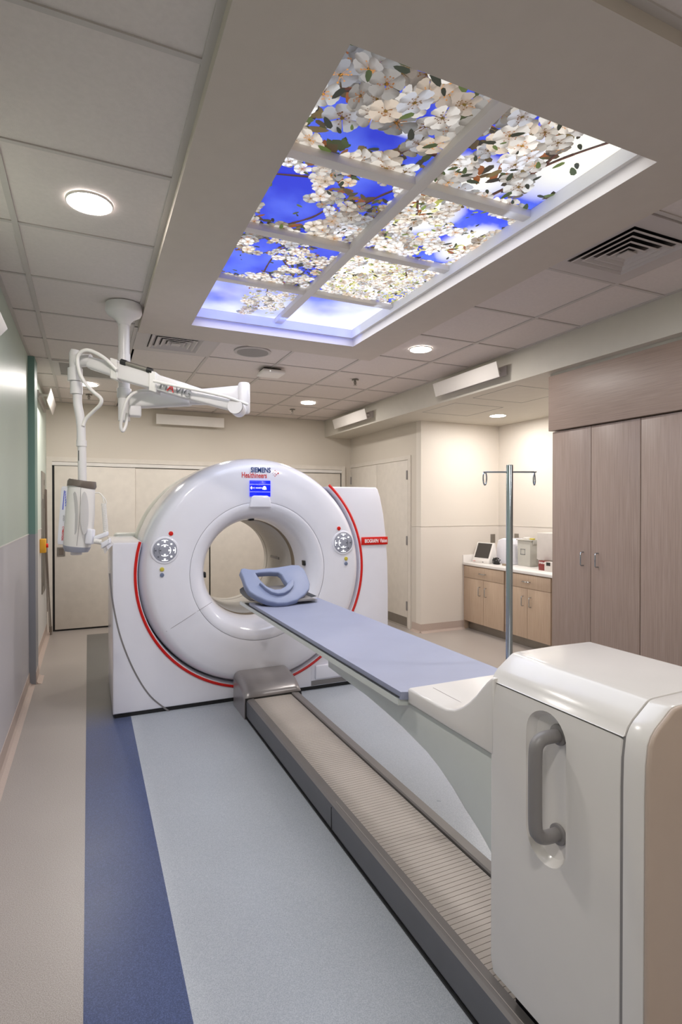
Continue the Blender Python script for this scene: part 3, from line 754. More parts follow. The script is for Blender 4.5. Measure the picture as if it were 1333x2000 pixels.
# access plate low right
p0, p1 = px(608, 1296, 1, YG), px(690, 1336, 1, YG)
b = nbm(); box(b, p0.x, p1.x+.12, YG-.004, YG+.004, p1.z+.035, p0.z, .003); obj('access_plate', b, M_white, sc)
b = nbm(); box(b, p0.x+.03, p1.x+.10, YG-.022, YG, p1.z+.085, p0.z-.015, .014, 4); obj('plate_boss', b, M_white, sc)
b = nbm(); box(b, p0.x, p1.x+.12, YG-.006, YG+.0, p1.z+.035, p1.z+.075, .003); obj('plate_strip', b, M_grey, sc)

# ================================================================== RAIL
TX = 1.182
rl = thing('table_rail', 'long grey floor rail with slatted belt that leads to the scanner', 'table rail', (TX, 2.2, 0))
RY0, RY1 = -.35, 3.98
b = nbm(); prism(b, [(.992, .012), (.988, .02), (.986, .112), (.990, .126), (1.000, .134), (1.036, .139), (1.036, .10), (1.03, .012)], 1, RY0, RY1); 
left = obj('left_side', b, [M_railside], rl, ang=25)
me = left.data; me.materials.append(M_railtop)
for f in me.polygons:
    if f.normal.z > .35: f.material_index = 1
obj('joint_line', box(nbm(), .9845, .99, 2.265, 2.269, .02, .118), M_dark, rl)
b = nbm(); prism(b, [(1.314, .02), (1.314, .139), (1.322, .142), (1.366, .138), (1.376, .128), (1.378, .02)], 1, RY0, RY1); obj('right_side', b, M_railtop, rl, ang=25)
b = nbm(); box(b, .996, 1.37, RY0, RY1, .0, .118); obj('bed', b, M_black, rl)
b = nbm(); box(b, .983, .996, RY0, RY1, .004, .011); obj('edge_seal', b, M_black, rl)
b = nbm(); y = RY0
while y < 3.77:
    box(b, 1.036, 1.309, y, y+.0184, .118, .1315); y += .0207
obj('slat_belt', b, M_slat, rl, ang=30)
b = nbm(); box(b, 1.010, 1.0115, RY0, 2.27, .1362, .1376); obj('inlay_line', b, M_vent, rl)
# hood over the far end: arched shell
b = nbm(); hx0, hx1 = .972, 1.395
def hoodprof(s, top):
    o = []; n = 8
    o.append((hx0, 0))
    for k in range(n+1):
        a = PI-PI/2*k/n; o.append((hx0+.05+.05*math.cos(a), top-.05+.05*math.sin(a)))
    for k in range(n+1):
        a = PI/2-PI/2*k/n; o.append((hx1-.05+.05*math.cos(a), top-.05+.05*math.sin(a)))
    o.append((hx1, 0)); return o
stations = [(3.735, .150), (3.74, .165), (3.76, .182), (3.80, .203), (3.85, .222), (3.92, .238), (4.00, .247), (4.047, .250)]
rows = [[b.verts.new((q[0], yy, q[1])) for q in hoodprof(0, tp)] for yy, tp in stations]
for a, c in zip(rows, rows[1:]):
    for k in range(len(a)-1): b.faces.new((a[k], a[k+1], c[k+1], c[k]))
b.faces.new(rows[0])
obj('hood', b, M_hood, rl, ang=60)
b = nbm(); box(b, hx0+.006, hx1-.006, 3.7335, 3.736, 0.0, .144); obj('hood_edge', b, M_dark, rl)

# ================================================================== PATIENT TABLE
tb = thing('patient_table', 'white patient table with long blue mattress and tall white rear column', 'patient table', (TX, 1.3, 0))
# cradle: mattress
x0, x1 = .938, 1.426
def cradle(bm, z_mid, z_edge, thick, y0, y1, xa, xb, nx=14):
    cols = []
    for yy in (y0, y1):
        top = []; bot = []
        for k in range(nx+1):
            f = k/nx*2-1; z = z_mid+(z_edge-z_mid)*abs(f)**2.6
            top.append(bm.verts.new((xa+(xb-xa)*k/nx, yy, z))); bot.append(bm.verts.new((xa+(xb-xa)*k/nx, yy, z-thick)))
        cols.append((top, bot))
    (t0, b0), (t1, b1) = cols
    for k in range(nx):
        bm.faces.new((t0[k], t0[k+1], t1[k+1], t1[k])); bm.faces.new((b0[k+1], b0[k], b1[k], b1[k+1]))
        bm.faces.new((t0[k+1], t0[k], b0[k], b0[k+1])); bm.faces.new((t1[k], t1[k+1], b1[k+1], b1[k]))
    bm.faces.new((t0[0], t1[0], b1[0], b0[0])); bm.faces.new((t1[-1], t0[-1], b0[-1], b1[-1]))
b = nbm(); cradle(b, .833, .846, .026, 1.592, 3.50, x0+.006, x1-.006)
bevel(b, .007, 3, [e for e in b.edges if e.calc_face_angle(0) > 1.0])
obj('mattress', b, M_matt, tb, ang=50)
b = nbm(); cradle(b, .806, .822, .022, 1.60, 3.72, x0, x1); bevel(b, .004, 2, [e for e in b.edges if e.calc_face_angle(0) > 1.0]); obj('tabletop', b, M_table, tb, ang=50)
b = nbm(); cradle(b, .8145, .829, .003, 1.60, 3.60, x0+.001, x1-.001); obj('mattress_gap', b, M_dark, tb)
# head extension: tapering grey carbon tongue
b = nbm(); n = 10; rows = []
for yy, wd, zz_ in ((3.50, .235, .838), (3.66, .232, .842), (3.80, .222, .848), (3.90, .200, .858), (3.945, .165, .866)):
    row = []
    for k in range(n+1):
        f = k/n*2-1; row.append(b.verts.new((TX+f*wd, yy, zz_+.018*abs(f)**2.4)))
    rows.append(row)
for a, c in zip(rows, rows[1:]):
    for k in range(n): b.faces.new((a[k], a[k+1], c[k+1], c[k]))
bmesh.ops.solidify(b, geom=b.faces[:], thickness=.016)
obj('head_extension', b, M_carbon, tb, ang=40)
# supporting arm
AX0, AX1 = .985, 1.379
arm = [(2.312, .800), (2.305, .735), (2.086, .727), (1.93, .722), (1.78, .710), (1.66, .698), (1.585, .686), (1.50, .672), (1.434, .652), (1.36, .620), (1.304, .588), (1.24, .558), (1.181, .520), (1.150, .49), (1.150, .800)]
b = nbm(); prism(b, arm, 0, AX0, AX1, .010, 3, True); obj('support_arm', b, M_table, tb, ang=30)
# white saddle block at the foot end
blk = [(1.594, .803), (1.596, .848), (1.590, .855), (1.42, .855), (1.375, .858), (1.335, .869), (1.300, .888), (1.268, .912), (1.238, .940), (1.215, .966), (1.192, .990), (1.172, 1.008), (1.160, 1.008), (1.160, .803)]
b = nbm(); prism(b, blk, 0, .972, 1.392, .008, 3, True); obj('foot_block', b, M_console, tb, ang=40)
q = nbm(); box(q, 1.05, 1.30, 1.40, 1.402, .8555, .8562); box(q, 1.05, 1.052, 1.40, 1.56, .8555, .8562); obj('block_seam', q, M_vent, tb)
# rear column
def colprof(zlo, zhi, full=False):
    P = [(.973, .90), (.975, .96), (.980, .997)]
    if not full: pass
    return P
lidp = [(.9808, 1.0), (.9895, 1.0165), (1.002, 1.0295), (1.044, 1.0590), (1.050, 1.0622), (1.0575, 1.0642), (1.066, 1.0650), (1.2, 1.067), (1.334, 1.0650), (1.343, 1.0642), (1.350, 1.0622), (1.358, 1.058), (1.386, 1.028), (1.396, 1.0)]
bodyp = [(1.398, .96), (1.400, .90), (1.400, .26), (1.394, .222), (1.375, .205), (.998, .205), (.980, .222), (.973, .262), (.973, .90), (.975, .96)]
CY0, CYS, CY1 = .722, .773, 1.178
b = nbm(); prism(b, [(.9795, .994)]+[(1.396, .994)]+bodyp, 1, CYS+.003, CY1, .012, 3, True)
body = obj('column_body', b, M_console, tb, ang=30)
# scooped grip recess cut into the left face
cut = bmesh.new(); n = 16; yc, hw, z0_, z1_ = .980, .062, .622+.062, .982-.062
st = [(yc+hw*math.cos(PI+PI*k/n), z0_+hw*math.sin(PI+PI*k/n)) for k in range(n+1)] + [(yc+hw*math.cos(PI*k/n), z1_+hw*math.sin(PI*k/n)) for k in range(n+1)]
rings = []
for xx, sc_ in ((.955, 1.04), (.974, 1.0), (.985, .93), (.995, .80), (1.000, .55)):
    ring = []
    for (yy, zz_) in st:
        zc_ = z0_ if zz_ < z0_ else (z1_ if zz_ > z1_ else zz_)
        zc_ = min(max(zz_, z0_), z1_)
        ring.append(cut.verts.new((xx, yc+(yy-yc)*sc_, zc_+(zz_-zc_)*sc_)))
    rings.append(ring)
for a, c in zip(rings, rings[1:]):
    for k in range(len(a)): cut.faces.new((a[k], a[(k+1) % len(a)], c[(k+1) % len(a)], c[k]))
cut.faces.new(rings[0][::-1]); cut.faces.new(rings[-1]); bmesh.ops.recalc_face_normals(cut, faces=cut.faces)
cm = bpy.data.meshes.new('cut'); cut.to_mesh(cm); cut.free(); co_ = bpy.data.objects.new('cut', cm); COL.objects.link(co_)
md = body.modifiers.new('b', 'BOOLEAN'); md.object = co_; md.operation = 'DIFFERENCE'; md.solver = 'EXACT'
co_.matrix_world = Matrix(); bpy.context.view_layer.update()
nm = bpy.data.meshes.new_from_object(body.evaluated_get(bpy.context.evaluated_depsgraph_get()))
body.modifiers.clear(); body.data = nm; bpy.data.objects.remove(co_)
nm.shade_smooth(); nm.set_sharp_from_angle(angle=math.radians(28))
b = nbm(); prism(b, [(.9775, .9985)]+lidp+[(1.397, .9985)], 1, CYS+.003, CY1, .010, 3, True); obj('column_lid', b, M_console, tb, ang=40)
b = nbm(); prism(b, lidp+bodyp, 1, CY0+.004, CYS, .003, 2, True); obj('end_cover', b, M_console, tb, ang=40)
b = nbm(); prism(b, [(p[0]*.985+.0178, p[1]*.99+.006) for p in lidp+bodyp], 1, CYS-.001, CYS+.01); obj('cover_gap', b, M_grey, tb)
b = nbm(); prism(b, lidp+bodyp, 1, CY0-.006, CY0+.0045, .005, 3, True); obj('end_panel', b, M_conend, tb)  # same outline as the end cover, coloured as if in shade
b = nbm(); box(b, 1.04, 1.30, .80, 1.15, .1325, .21); obj('carriage', b, M_black, tb)
hp = smooth_path([(1.002, .962, .928), (.955, .962, .930), (.934, .962, .922), (.926, .962, .900), (.925, .962, .82), (.926, .962, .735), (.934, .962, .712), (.955, .962, .700), (1.002, .962, .698)], 5)
b = nbm(); tube(b, hp, .0155, 14); hd = obj('grab_handle', b, M_grey, tb, ang=60)
b = nbm(); disc(b, (.992, .962, .930), .024, 'X', .008, 24, .002); obj('handle_foot', b, M_grey, hd)
b = nbm(); disc(b, (.992, .962, .697), .024, 'X', .008, 24, .002); obj('handle_foot', b, M_grey, hd)

# ------------------------------------------------------------------ headrest
n_ = Vector((.10, -.62, .78)).normalized(); p0 = Vector((TX, 3.33, .862))
t = thing('headrest', 'blue padded headrest ring with a crescent neck cushion on the head end of the table', 'headrest', (1.18, 3.45, .85))
def on(x, y): return pp(x, y, p0, n_)
outer = [(487, 1111), (500, 1112), (520, 1109), (540, 1107.5), (556, 1105), (570, 1102.5), (584, 1103), (594, 1110), (601, 1124), (606.5, 1140), (605, 1150), (597, 1160), (582, 1171), (562, 1177.5), (543, 1178), (522, 1173), (502, 1164), (487, 1154), (480, 1142), (475, 1126), (470, 1115), (472, 1110), (478, 1109)]
hole = [(500, 1119), (512, 1118), (528, 1117), (545, 1117.5), (551, 1122), (556, 1131), (562, 1139), (568, 1146), (560, 1154), (546, 1157), (532, 1152), (518, 1141), (508, 1131)]
def pad(outl, hol, th, bev):
    bm = bmesh.new(); vo = [bm.verts.new(on(*p)) for p in outl]
    eo = [bm.edges.new((vo[i], vo[(i+1) % len(vo)])) for i in range(len(vo))]
    if hol:
        vh = [bm.verts.new(on(*p)) for p in hol]; eo += [bm.edges.new((vh[i], vh[(i+1) % len(vh)])) for i in range(len(vh))]
    bmesh.ops.triangle_fill(bm, use_beauty=True, use_dissolve=False, edges=eo, normal=n_)
    r = bmesh.ops.extrude_face_region(bm, geom=bm.faces[:]); bmesh.ops.translate(bm, verts=[v for v in r['geom'] if isinstance(v, bmesh.types.BMVert)], vec=-n_*th)
    bmesh.ops.recalc_face_normals(bm, faces=bm.faces)
    bevel(bm, bev, 3, [e for e in bm.edges if len(e.link_faces) == 2 and e.calc_face_angle(0) > 1.0 and abs((e.verts[0].co-e.verts[1].co).normalized().dot(n_)) < .5])
    return bm
obj('ring_pad', pad(outer, hole, .045, .011), M_pad, t, ang=50)
p0 = p0 + n_*.022
cres = [(508, 1137.5), (516, 1141), (526, 1147), (538, 1151), (549, 1150), (559, 1144), (566, 1134), (571, 1130), (575, 1134), (574.5, 1143), (568, 1151), (557, 1157.5), (544, 1159.5), (531, 1156), (519, 1148)]
obj('neck_cushion', pad(cres, None, .030, .006), M_pad, t, ang=50)
p0 = p0 - n_*.022
# stem under the pad
b = nbm(); cpt = on(542, 1150)
prism(b, [(TX-.20, .852), (TX+.19, .852), (TX+.15, .868), (TX-.16, .868)], 1, 3.36, 3.64, .004); obj('base_shell', b, M_grey, t)
b = nbm(); box(b, TX-.12, TX+.10, 3.44, 3.62, .86, .93, .02, 3); obj('support_wedge', b, M_grey, t)

# ------------------------------------------------------------------ infusion pole
t = thing('infusion_pole', 'polished steel infusion pole with two side arms ending in hanging rings', 'infusion pole', (1.52, 1.723, 0))
qx, qy = 1.52, 1.723
ptop = px(996, 908, 1, qy).z
b = nbm(); lathe(b, [(.0, ptop), (.0120, ptop), (.0132, ptop-.003), (.0132, .012), (.0, .012)], qx, qy, 0, 'Z', 24); obj('pole', b, M_chrome, t, ang=30)
b = nbm(); lathe(b, [(0, .022), (.055, .020), (.065, .010), (.065, .001), (0, .001)], qx, qy, 0, 'Z', 32); obj('foot', b, M_steel, t, ang=30)
side = RT.copy(); side.z = 0; side.normalize(); side = (side + Vector((0, -.0, 0))).normalized()
za = px(996, 922, 1, qy).z
for s in (-1, 1):
    c0 = Vector((qx, qy, za)); e = c0+side*s*.098
    b = nbm(); tube(b, [c0+side*s*.014, e], .0034, 10); ar = obj('side_arm', b, M_chrome, t)
    b = nbm(); R_ = .024; cc = e+Vector((0, 0, -R_-.003)); fwd = Vector((-side.y, side.x, 0)); dd = (side*.55+fwd*.83).normalized()
    pts = [cc+dd*(R_*.72*math.sin(2*PI*k/30))+Vector((0, 0, R_*math.cos(2*PI*k/30)))+side*(s*.004*(k/30-.5)) for k in range(31)]
    tube(b, [pts[0]+side*s*.010+Vector((0, 0, .004))]+pts, .0028, 8); obj('hanging_ring', b, M_chrome, ar)

# ================================================================== CEILING ARM + INJECTOR
CA = (.203, 3.655)
def ad(x, y, d): return EYE + ray(x, y)*d
ta = thing('suspension_boom', 'white jointed ceiling suspension arm with a looped cable and chrome damper', 'ceiling boom', (CA[0], CA[1], ZC))
b = nbm(); lathe(b, [(0, ZC), (.104, ZC), (.106, ZC-.045), (.098, ZC-.062), (.060, ZC-.085), (.042, ZC-.105), (.036, ZC-.125), (0, ZC-.125)], *CA, 0, 'Z', 40); obj('ceiling_flange', b, M_arm, ta, ang=40)
b = nbm(); lathe(b, [(.0, ZC-.12), (.033, ZC-.12), (.033, 2.40), (.037, 2.398), (.037, 2.355), (.033, 2.352), (.033, 2.19), (.041, 2.187), (.041, 2.13), (.036, 2.127), (.034, 1.99), (.0, 1.98)], *CA, 0, 'Z', 28); obj('drop_tube', b, M_arm, ta, ang=30)
q = nbm(); 
lathe(q, [(.0335, 2.345), (.0335, 2.285)], *CA, 0, 'Z', 28); bmesh.ops.delete(q, geom=[f for f in q.faces if not (f.calc_center_median().y < CA[1]-.012 and abs(f.calc_center_median().x-CA[0]-.0) < .026)], context='FACES'); obj('tube_sticker', q, M_whitep, ta)
q = nbm(); 
for k, (zz_, hh) in enumerate(((2.330, .010), (2.312, .012), (2.294, .003))): 
    box(q, CA[0]-.006, CA[0]+.010, CA[1]-.0345, CA[1]-.033, zz_-hh/2, zz_+hh/2)
obj('sticker_print', q, M_black, ta)
# lower arm: from the drop tube to the far joint
def beam(bm, a, b_, h0, h1, w0, w1, bev=.006, zoff0=0, zoff1=0, n=8):
    a = Vector(a); b_ = Vector(b_); d = (b_-a); dh = Vector((d.x, d.y, 0)).normalized(); sd = Vector((-dh.y, dh.x, 0)); Z = Vector((0, 0, 1))
    t_ = bmesh.new(); rows = []
    for k in range(n+1):
        f = k/n; p = a+d*f; hh = h0+(h1-h0)*f; ww = w0+(w1-w0)*f
        rows.append([t_.verts.new(p+sd*sx*ww/2+Z*sz*hh/2) for sx, sz in ((-1, -1), (1, -1), (1, 1), (-1, 1))])
    for r0, r1 in zip(rows, rows[1:]):
        for k in range(4): t_.faces.new((r0[k], r0[(k+1) % 4], r1[(k+1) % 4], r1[k]))
    t_.faces.new(rows[0]); t_.faces.new(rows[-1][::-1]); bmesh.ops.recalc_face_normals(t_, faces=t_.faces)
    bevel(t_, bev, 3, [e for e in t_.edges if e.calc_face_angle(0) > .8]); join(bm, t_)
A0 = ad(256, 782, 3.40); A1 = ad(472, 772, 3.40)
b = nbm(); beam(b, A0, A0.lerp(A1, .55), .100, .100, .085, .08, .02); beam(b, A0.lerp(A1, .50), A1, .085, .115, .07, .07, .02)
obj('lower_arm', b, M_arm, ta, ang=40)
b = nbm(); K = ad(477, 777, 3.38); lathe(b, [(0, .090), (.030, .090), (.036, .080), (.036, -.085), (.030, -.095), (0, -.095)], K.x, K.y, K.z, 'Z', 28); obj('far_joint', b, M_arm, ta, ang=40)
b = nbm(); K0 = ad(262, 800, 3.38); box(b, K0.x-.03, K0.x+.04, K0.y-.04, K0.y+.03, K0.z-.045, K0.z+.02, .01, 3); obj('cable_clip', b, M_arm, ta)
# upper spring arm
B0 = ad(458, 793, 3.26); B1 = ad(170, 707, 3.26)
b = nbm()
beam(b, B0, B0.lerp(B1, .33), .068, .088, .062, .07, .012); beam(b, B0.lerp(B1, .30), B0.lerp(B1, .78), .088, .098, .075, .078, .010); beam(b, B0.lerp(B1, .72), B1, .090, .070, .070, .062, .018)
obj('spring_arm', b, M_arm, ta, ang=40)
b = nbm(); C_ = ad(460, 794, 3.23); dv = FW.copy(); dv.z = 0; dv.normalize()
tube(b, [C_-dv*.016, C_+dv*.12], .044, 32); obj('joint_cap', b, M_arm, ta, ang=40)
b = nbm(); tube(b, [C_-dv*.012, C_-dv*.008], .0455, 32); obj('joint_ring', b, M_dark, ta)
for f0 in ((228, 724), (303, 748)):
    b = nbm(); c1 = ad(*f0, 3.26); dh = (B0-B1).normalized()
    beam(b, c1-dh*.022+Vector((0, 0, .0)), c1+dh*.022, .118, .118, .094, .094, .006); obj('strap_clamp', b, M_white2, ta)
b = nbm(); g0, g1 = ad(246, 709, 3.22), ad(288, 722, 3.22); tube(b, [g0, g1], .0125, 14); dp = obj('damper', b, M_steel, ta)
b = nbm(); dd = (g1-g0).normalized(); tube(b, [g0-dd*.03, g0+dd*.002], .016, 12); obj('damper_end', b, M_black, dp); b = nbm(); tube(b, [g1-dd*.002, g1+dd*.03], .016, 12); obj('damper_end', b, M_black, dp)
# front elbow and hanging tube
T0 = ad(151, 712, 3.26)
b = nbm(); tube(b, [ad(148, 684, 3.27), ad(147, 690, 3.27), ad(148, 722, 3.27)], [.026, .034, .034], 24); tube(b, [ad(150, 704, 3.26), ad(178, 704, 3.26)], [.040, .036], 24); obj('elbow', b, M_arm, ta, ang=40)
b = nbm(); tube(b, [ad(147, 720, 3.27), ad(147, 745, 3.27)], .041, 24); tube(b, [ad(149.5, 746, 3.27), ad(149.5, 770, 3.27)], .034, 24); obj('swivel', b, M_arm, ta, ang=40)
b = nbm(); tube(b, smooth_path([ad(151, 768, 3.27), ad(152, 790, 3.27), ad(156, 812, 3.27), ad(158.5, 835, 3.27), ad(159, 862, 3.27)], 6), .0245, 22); tube(b, [ad(159.5, 860, 3.27), ad(159.5, 872, 3.27)], .0285, 22); tube(b, [ad(160, 872, 3.27), ad(161, 940, 3.27)], .0235, 22); obj('drop_pipe', b, M_arm, ta, ang=40)
b = nbm(); q_ = ad(154.5, 890, 3.25); box(b, q_.x-.004, q_.x, q_.y-.003, q_.y, q_.z-.03, q_.z+.03); obj('pipe_print', b, M_black, ta)
b = nbm(); lp_ = [ad(228, 722, 3.20), ad(205, 700, 3.19), ad(180, 686, 3.18), ad(163, 685, 3.17), ad(152, 697, 3.17), ad(154, 722, 3.17), ad(164, 745, 3.18), ad(180, 763, 3.2), ad(197, 778, 3.22), ad(196, 790, 3.23), ad(183, 803, 3.25), ad(168, 818, 3.26), ad(162, 832, 3.255)]
tube(b, smooth_path(lp_, 6), .0105, 10); obj('cable', b, M_white2, ta, ang=60)
b = nbm(); lp_ = [ad(300, 744, 3.18), ad(345, 754, 3.18), ad(400, 765, 3.19), ad(445, 776, 3.2), ad(484, 790, 3.24)]
tube(b, smooth_path(lp_, 6), .0085, 10); obj('cable', b, M_white2, ta, ang=60)
b = nbm(); lp_ = [ad(300, 762, 3.33), ad(272, 764, 3.30), ad(252, 776, 3.28), ad(242, 800, 3.28), ad(236, 830, 3.3), ad(240, 842, 3.32), ad(246, 830, 3.34), ad(249, 808, 3.36)]
tube(b, smooth_path(lp_, 6), .0095, 10); obj('cable', b, M_white2, ta, ang=60)
# lettering on the arm
dirx = (B0-B1).normalized(); nrm = Vector((-dv.x, -dv.y, 0)); ydir = nrm.cross(dirx)*1
M_ = frame_of(ad(310, 758, 3.215), dirx, ydir)
b = nbm(); o_ = Matrix.Translation((0, 0, 0)); join(b, text_bm('M', .062, M_, depth=.0008)); obj('lettering', b, M_greyp, ta); b = nbm(); join(b, text_bm('VIG', .062, M_ @ Matrix.Translation((.092, 0, 0)), depth=.0008)); obj('lettering', b, M_greyp, ta)
b = nbm(); join(b, text_bm('A', .062, M_ @ Matrix.Translation((.048, 0, 0)), depth=.0008, bold=.001)); obj('lettering', b, M_redp, ta)

# injector head on the arm
D = 3.30
inj = thing('contrast_injector', 'white hanging injector head with dark collar, blue label strip and coiled cord', 'injector', tuple(ad(155, 1080, D)))
side = RT.copy()
cI = ad(157, 1010, D)
axd = (ad(157, 948, D)-ad(150, 1066, D)).normalized()
b = nbm(); tube(b, [ad(160.5, 938, D), ad(160.2, 940, D), ad(160, 950, D), ad(159.8, 951, D)], [.070, .078, .081, .076], 32); obj('collar', b, M_bronze, inj, ang=40)
b = nbm(); tube(b, [ad(159.5, 949, D), ad(158, 975, D), ad(156.5, 1005, D), ad(153.5, 1040, D), ad(151, 1062, D), ad(150.5, 1067, D)], [.074, .077, .081, .080, .076, .074], 36); obj('housing', b, M_white2, inj, ang=40)
b = nbm(); tube(b, [ad(150.5, 1066, D), ad(150, 1070, D), ad(149.5, 1077, D)], [.076, .074, .064], 36); obj('bottom_band', b, M_btn, inj, ang=40)
b = nbm(); tube(b, [ad(149, 1076, D), ad(149, 1082, D), ad(149, 1084, D)], [.030, .032, .026], 20); obj('nozzle', b, M_white2, inj, ang=40)
# side spine on the left with label
b = nbm(); sp0, sp1 = ad(129.5, 950, D-.01), ad(121, 1063, D-.01)
beam2 = bmesh.new()
rows = []
for f in (0, .04, .5, .92, 1):
    p = sp0.lerp(sp1, f); wv = side*.034*(.8 if f in (0, 1) else 1); dv2 = dv*.03
    rows.append([beam2.verts.new(p+s) for s in (-wv*.45-dv2, wv*1.2-dv2, wv*1.2+dv2, -wv*.45+dv2)])
for r0, r1 in zip(rows, rows[1:]):
    for k in range(4): beam2.faces.new((r0[k], r0[(k+1) % 4], r1[(k+1) % 4], r1[k]))
beam2.faces.new(rows[0]); beam2.faces.new(rows[-1][::-1]); bmesh.ops.recalc_face_normals(beam2, faces=beam2.faces); bevel(beam2, .006, 2, [e for e in beam2.edges if e.calc_face_angle(0) > .7]); join(b, beam2)
spine = obj('side_spine', b, M_white, inj, ang=40)
def quad(bm, pts, d):
    bm.faces.new([bm.verts.new(ad(x, y, d)) for x, y in pts])
b = nbm(); quad(b, [(125, 958), (126.5, 958), (123.5, 995.5), (121.8, 995.5)], 3.2555); obj('label_strip', b, M_bluep, inj)
b = nbm(); 
for k in range(6): quad(b, [(127.6+.7*k*.5-.12*k, 959+5*k), (128.8+.2*k, 959+5*k), (128.3+.1*k, 963.5+5*k), (127.0, 963.5+5*k)], 3.2555)
obj('label_print', b, M_bluep, inj)
tdir = (sp0-sp1).normalized()
Mt = frame_of(ad(121.9, 1028, 3.2545), -tdir, side)
b = nbm(); join(b, text_bm('CTMOTION', .0155, Mt, depth=.0003, bold=.0004)); obj('lettering', b, M_redp, inj)
Mt = frame_of(ad(123.6, 1006, 3.2545), -tdir, side)
b = nbm(); join(b, text_bm('ulrich', .0155, Mt, depth=.0003)); obj('lettering', b, M_greyp, inj)
# front groove and finger scoops; the recess shade is put into the patch colour
b = nbm(); tube(b, [ad(158, 950, D-.0755), ad(156.5, 1000, D-.0815), ad(153, 1040, D-.0805), ad(150, 1066, D-.0755)], .0012, 6); obj('front_seam', b, M_grey, inj)
for s in (-1, 1):
    b = nbm(); n = 22
    cx_, cy_ = 155.5+s*9.5, 1002; pts = []
    vs = []
    for k in range(n):
        a = 2*PI*k/n; xx = cx_+(8.4 if s > 0 else 6.6)*math.cos(a); yy = cy_+42*math.sin(a)
        xo = abs(xx-156)*3.3/FPX; dep = D-math.sqrt(max(.0815**2-xo**2, 0))-.0035
        vs.append(b.verts.new(ad(xx, yy, dep)))
    ctr = b.verts.new(ad(cx_, cy_, D-math.sqrt(.0815**2-(abs(cx_-156)*3.3/FPX)**2)-.0040))
    for k in range(n): b.faces.new((vs[k], vs[(k+1) % n], ctr))
    obj('finger_scoop', b, M_scoop, inj, ang=60)
# side latch, syringe clip and coiled cord
b = nbm(); c_ = ad(176, 1048, D-.03); u = bmesh.new(); box(u, -.022, .022, -.025, .025, -.045, .045, .010, 3); bmesh.ops.transform(u, matrix=Matrix.Translation(c_) @ Matrix.Rotation(-YAW, 4, 'Z') @ Matrix.Rotation(.05, 4, 'Y'), verts=u.verts); join(b, u); obj('side_latch', b, M_white, inj)
b = nbm(); beam(b, ad(184, 1052, D-.03), ad(211, 1042, D-.03), .026, .026, .03, .03, .006); beam(b, ad(199, 1066, D-.05), ad(216, 1056, D-.05), .034, .034, .03, .03, .006); obj('sensor_clip', b, M_white, inj)
b = nbm(); quad(b, [(200, 1068), (205, 1082), (211, 1074), (207, 1064)], D-.05); quad(b, [(208, 1077), (222, 1062), (219, 1058), (206, 1070)], D-.052); obj('clear_shield', b, M_clear, inj)
b = nbm(); tube(b, smooth_path([ad(186, 962.5, D-.02), ad(194, 963, D-.02), ad(200, 969, D-.02), ad(203, 982, D-.02)], 6), .0035, 8); tube(b, smooth_path([ad(196, 964, D-.02), ad(204, 973, D-.02), ad(208, 982, D-.02), ad(204, 985, D-.02)], 6), .003, 8)
turns = 26; pts = []
for k in range(turns*10+1):
    f = k/(turns*10); a = 2*PI*k/10; c0 = ad(202.5+4.5*f, 983+57*f, D-.02)
    pts.append(c0+side*.0125*math.cos(a)+dv*.0125*math.sin(a))
tube(b, pts, .0028, 6); obj('coiled_cord', b, M_white2, inj, ang=60)
b = nbm(); turns = 7; pts = []
for k in range(turns*10+1):
    f = k/(turns*10); a = 2*PI*k/10; c0 = ad(184+14*f, 1057+2*f, D-.05)
    pts.append(c0+Vector((0, 0, .012*math.cos(a)))+dv*.012*math.sin(a))
tube(b, pts, .0034, 6); obj('short_coil', b, M_white2, inj, ang=60)

# ================================================================== CABINETS
def pull(parent, c, vertical, l=.10, out=(-1, 0, 0)):
    c = Vector(c); O = Vector(out); d = Vector((0, 0, 1)) if vertical else Vector((0, 1, 0))
    b = nbm(); a, e = c-d*l/2, c+d*l/2
    tube(b, [a, a+O*.022, a+O*.030+d*.006, e+O*.030-d*.006, e+O*.022, e], .0042, 8)
    obj('handle', b, M_chrome, parent, ang=60)
XC = 3.19
ysA = [3.15, 2.795, 2.415]
def tall(y0, ym, y1, label, handles=True):
    t = thing('tall_cabinet', label, 'cabinet', (XC+.3, (y0+y1)/2, 0), 'tall greige cupboards')
    obj('carcass', box(nbm(), XC+.021, 3.855, y1+.001, y0, .0, 2.03), M_wood, t)
    for a, c, hs in ((y0, ym, -1), (ym, y1, 1)):
        d = obj('door', box(nbm(), XC, XC+.019, c+.002, a-.002, .10, 2.026, .0015), M_wood, t)
        hy = (ym+.062) if hs < 0 else (ym-.062)
        if handles: pull(d, (XC, hy, 1.097), True, .095)
tall(ysA[0], ysA[1], ysA[2], 'tall greige wood cupboard with two handles, at the corner of the counter alcove')
tall(2.413, 2.03, 1.65, 'tall greige wood cupboard at the right edge of the picture, with no handle in view')
b = box(nbm(), 3.165, 3.855, -.2, 3.165, 2.034, ZS-.021, .002); o = obj('wood_fascia', b, M_woodh); tag(o, 'wide greige wood fascia panel above the tall cupboards', 'panel')

struct('trim_12', box(nbm(), 3.175, 3.855, -.2, 3.155, ZS-.021, ZS), M_soffit)
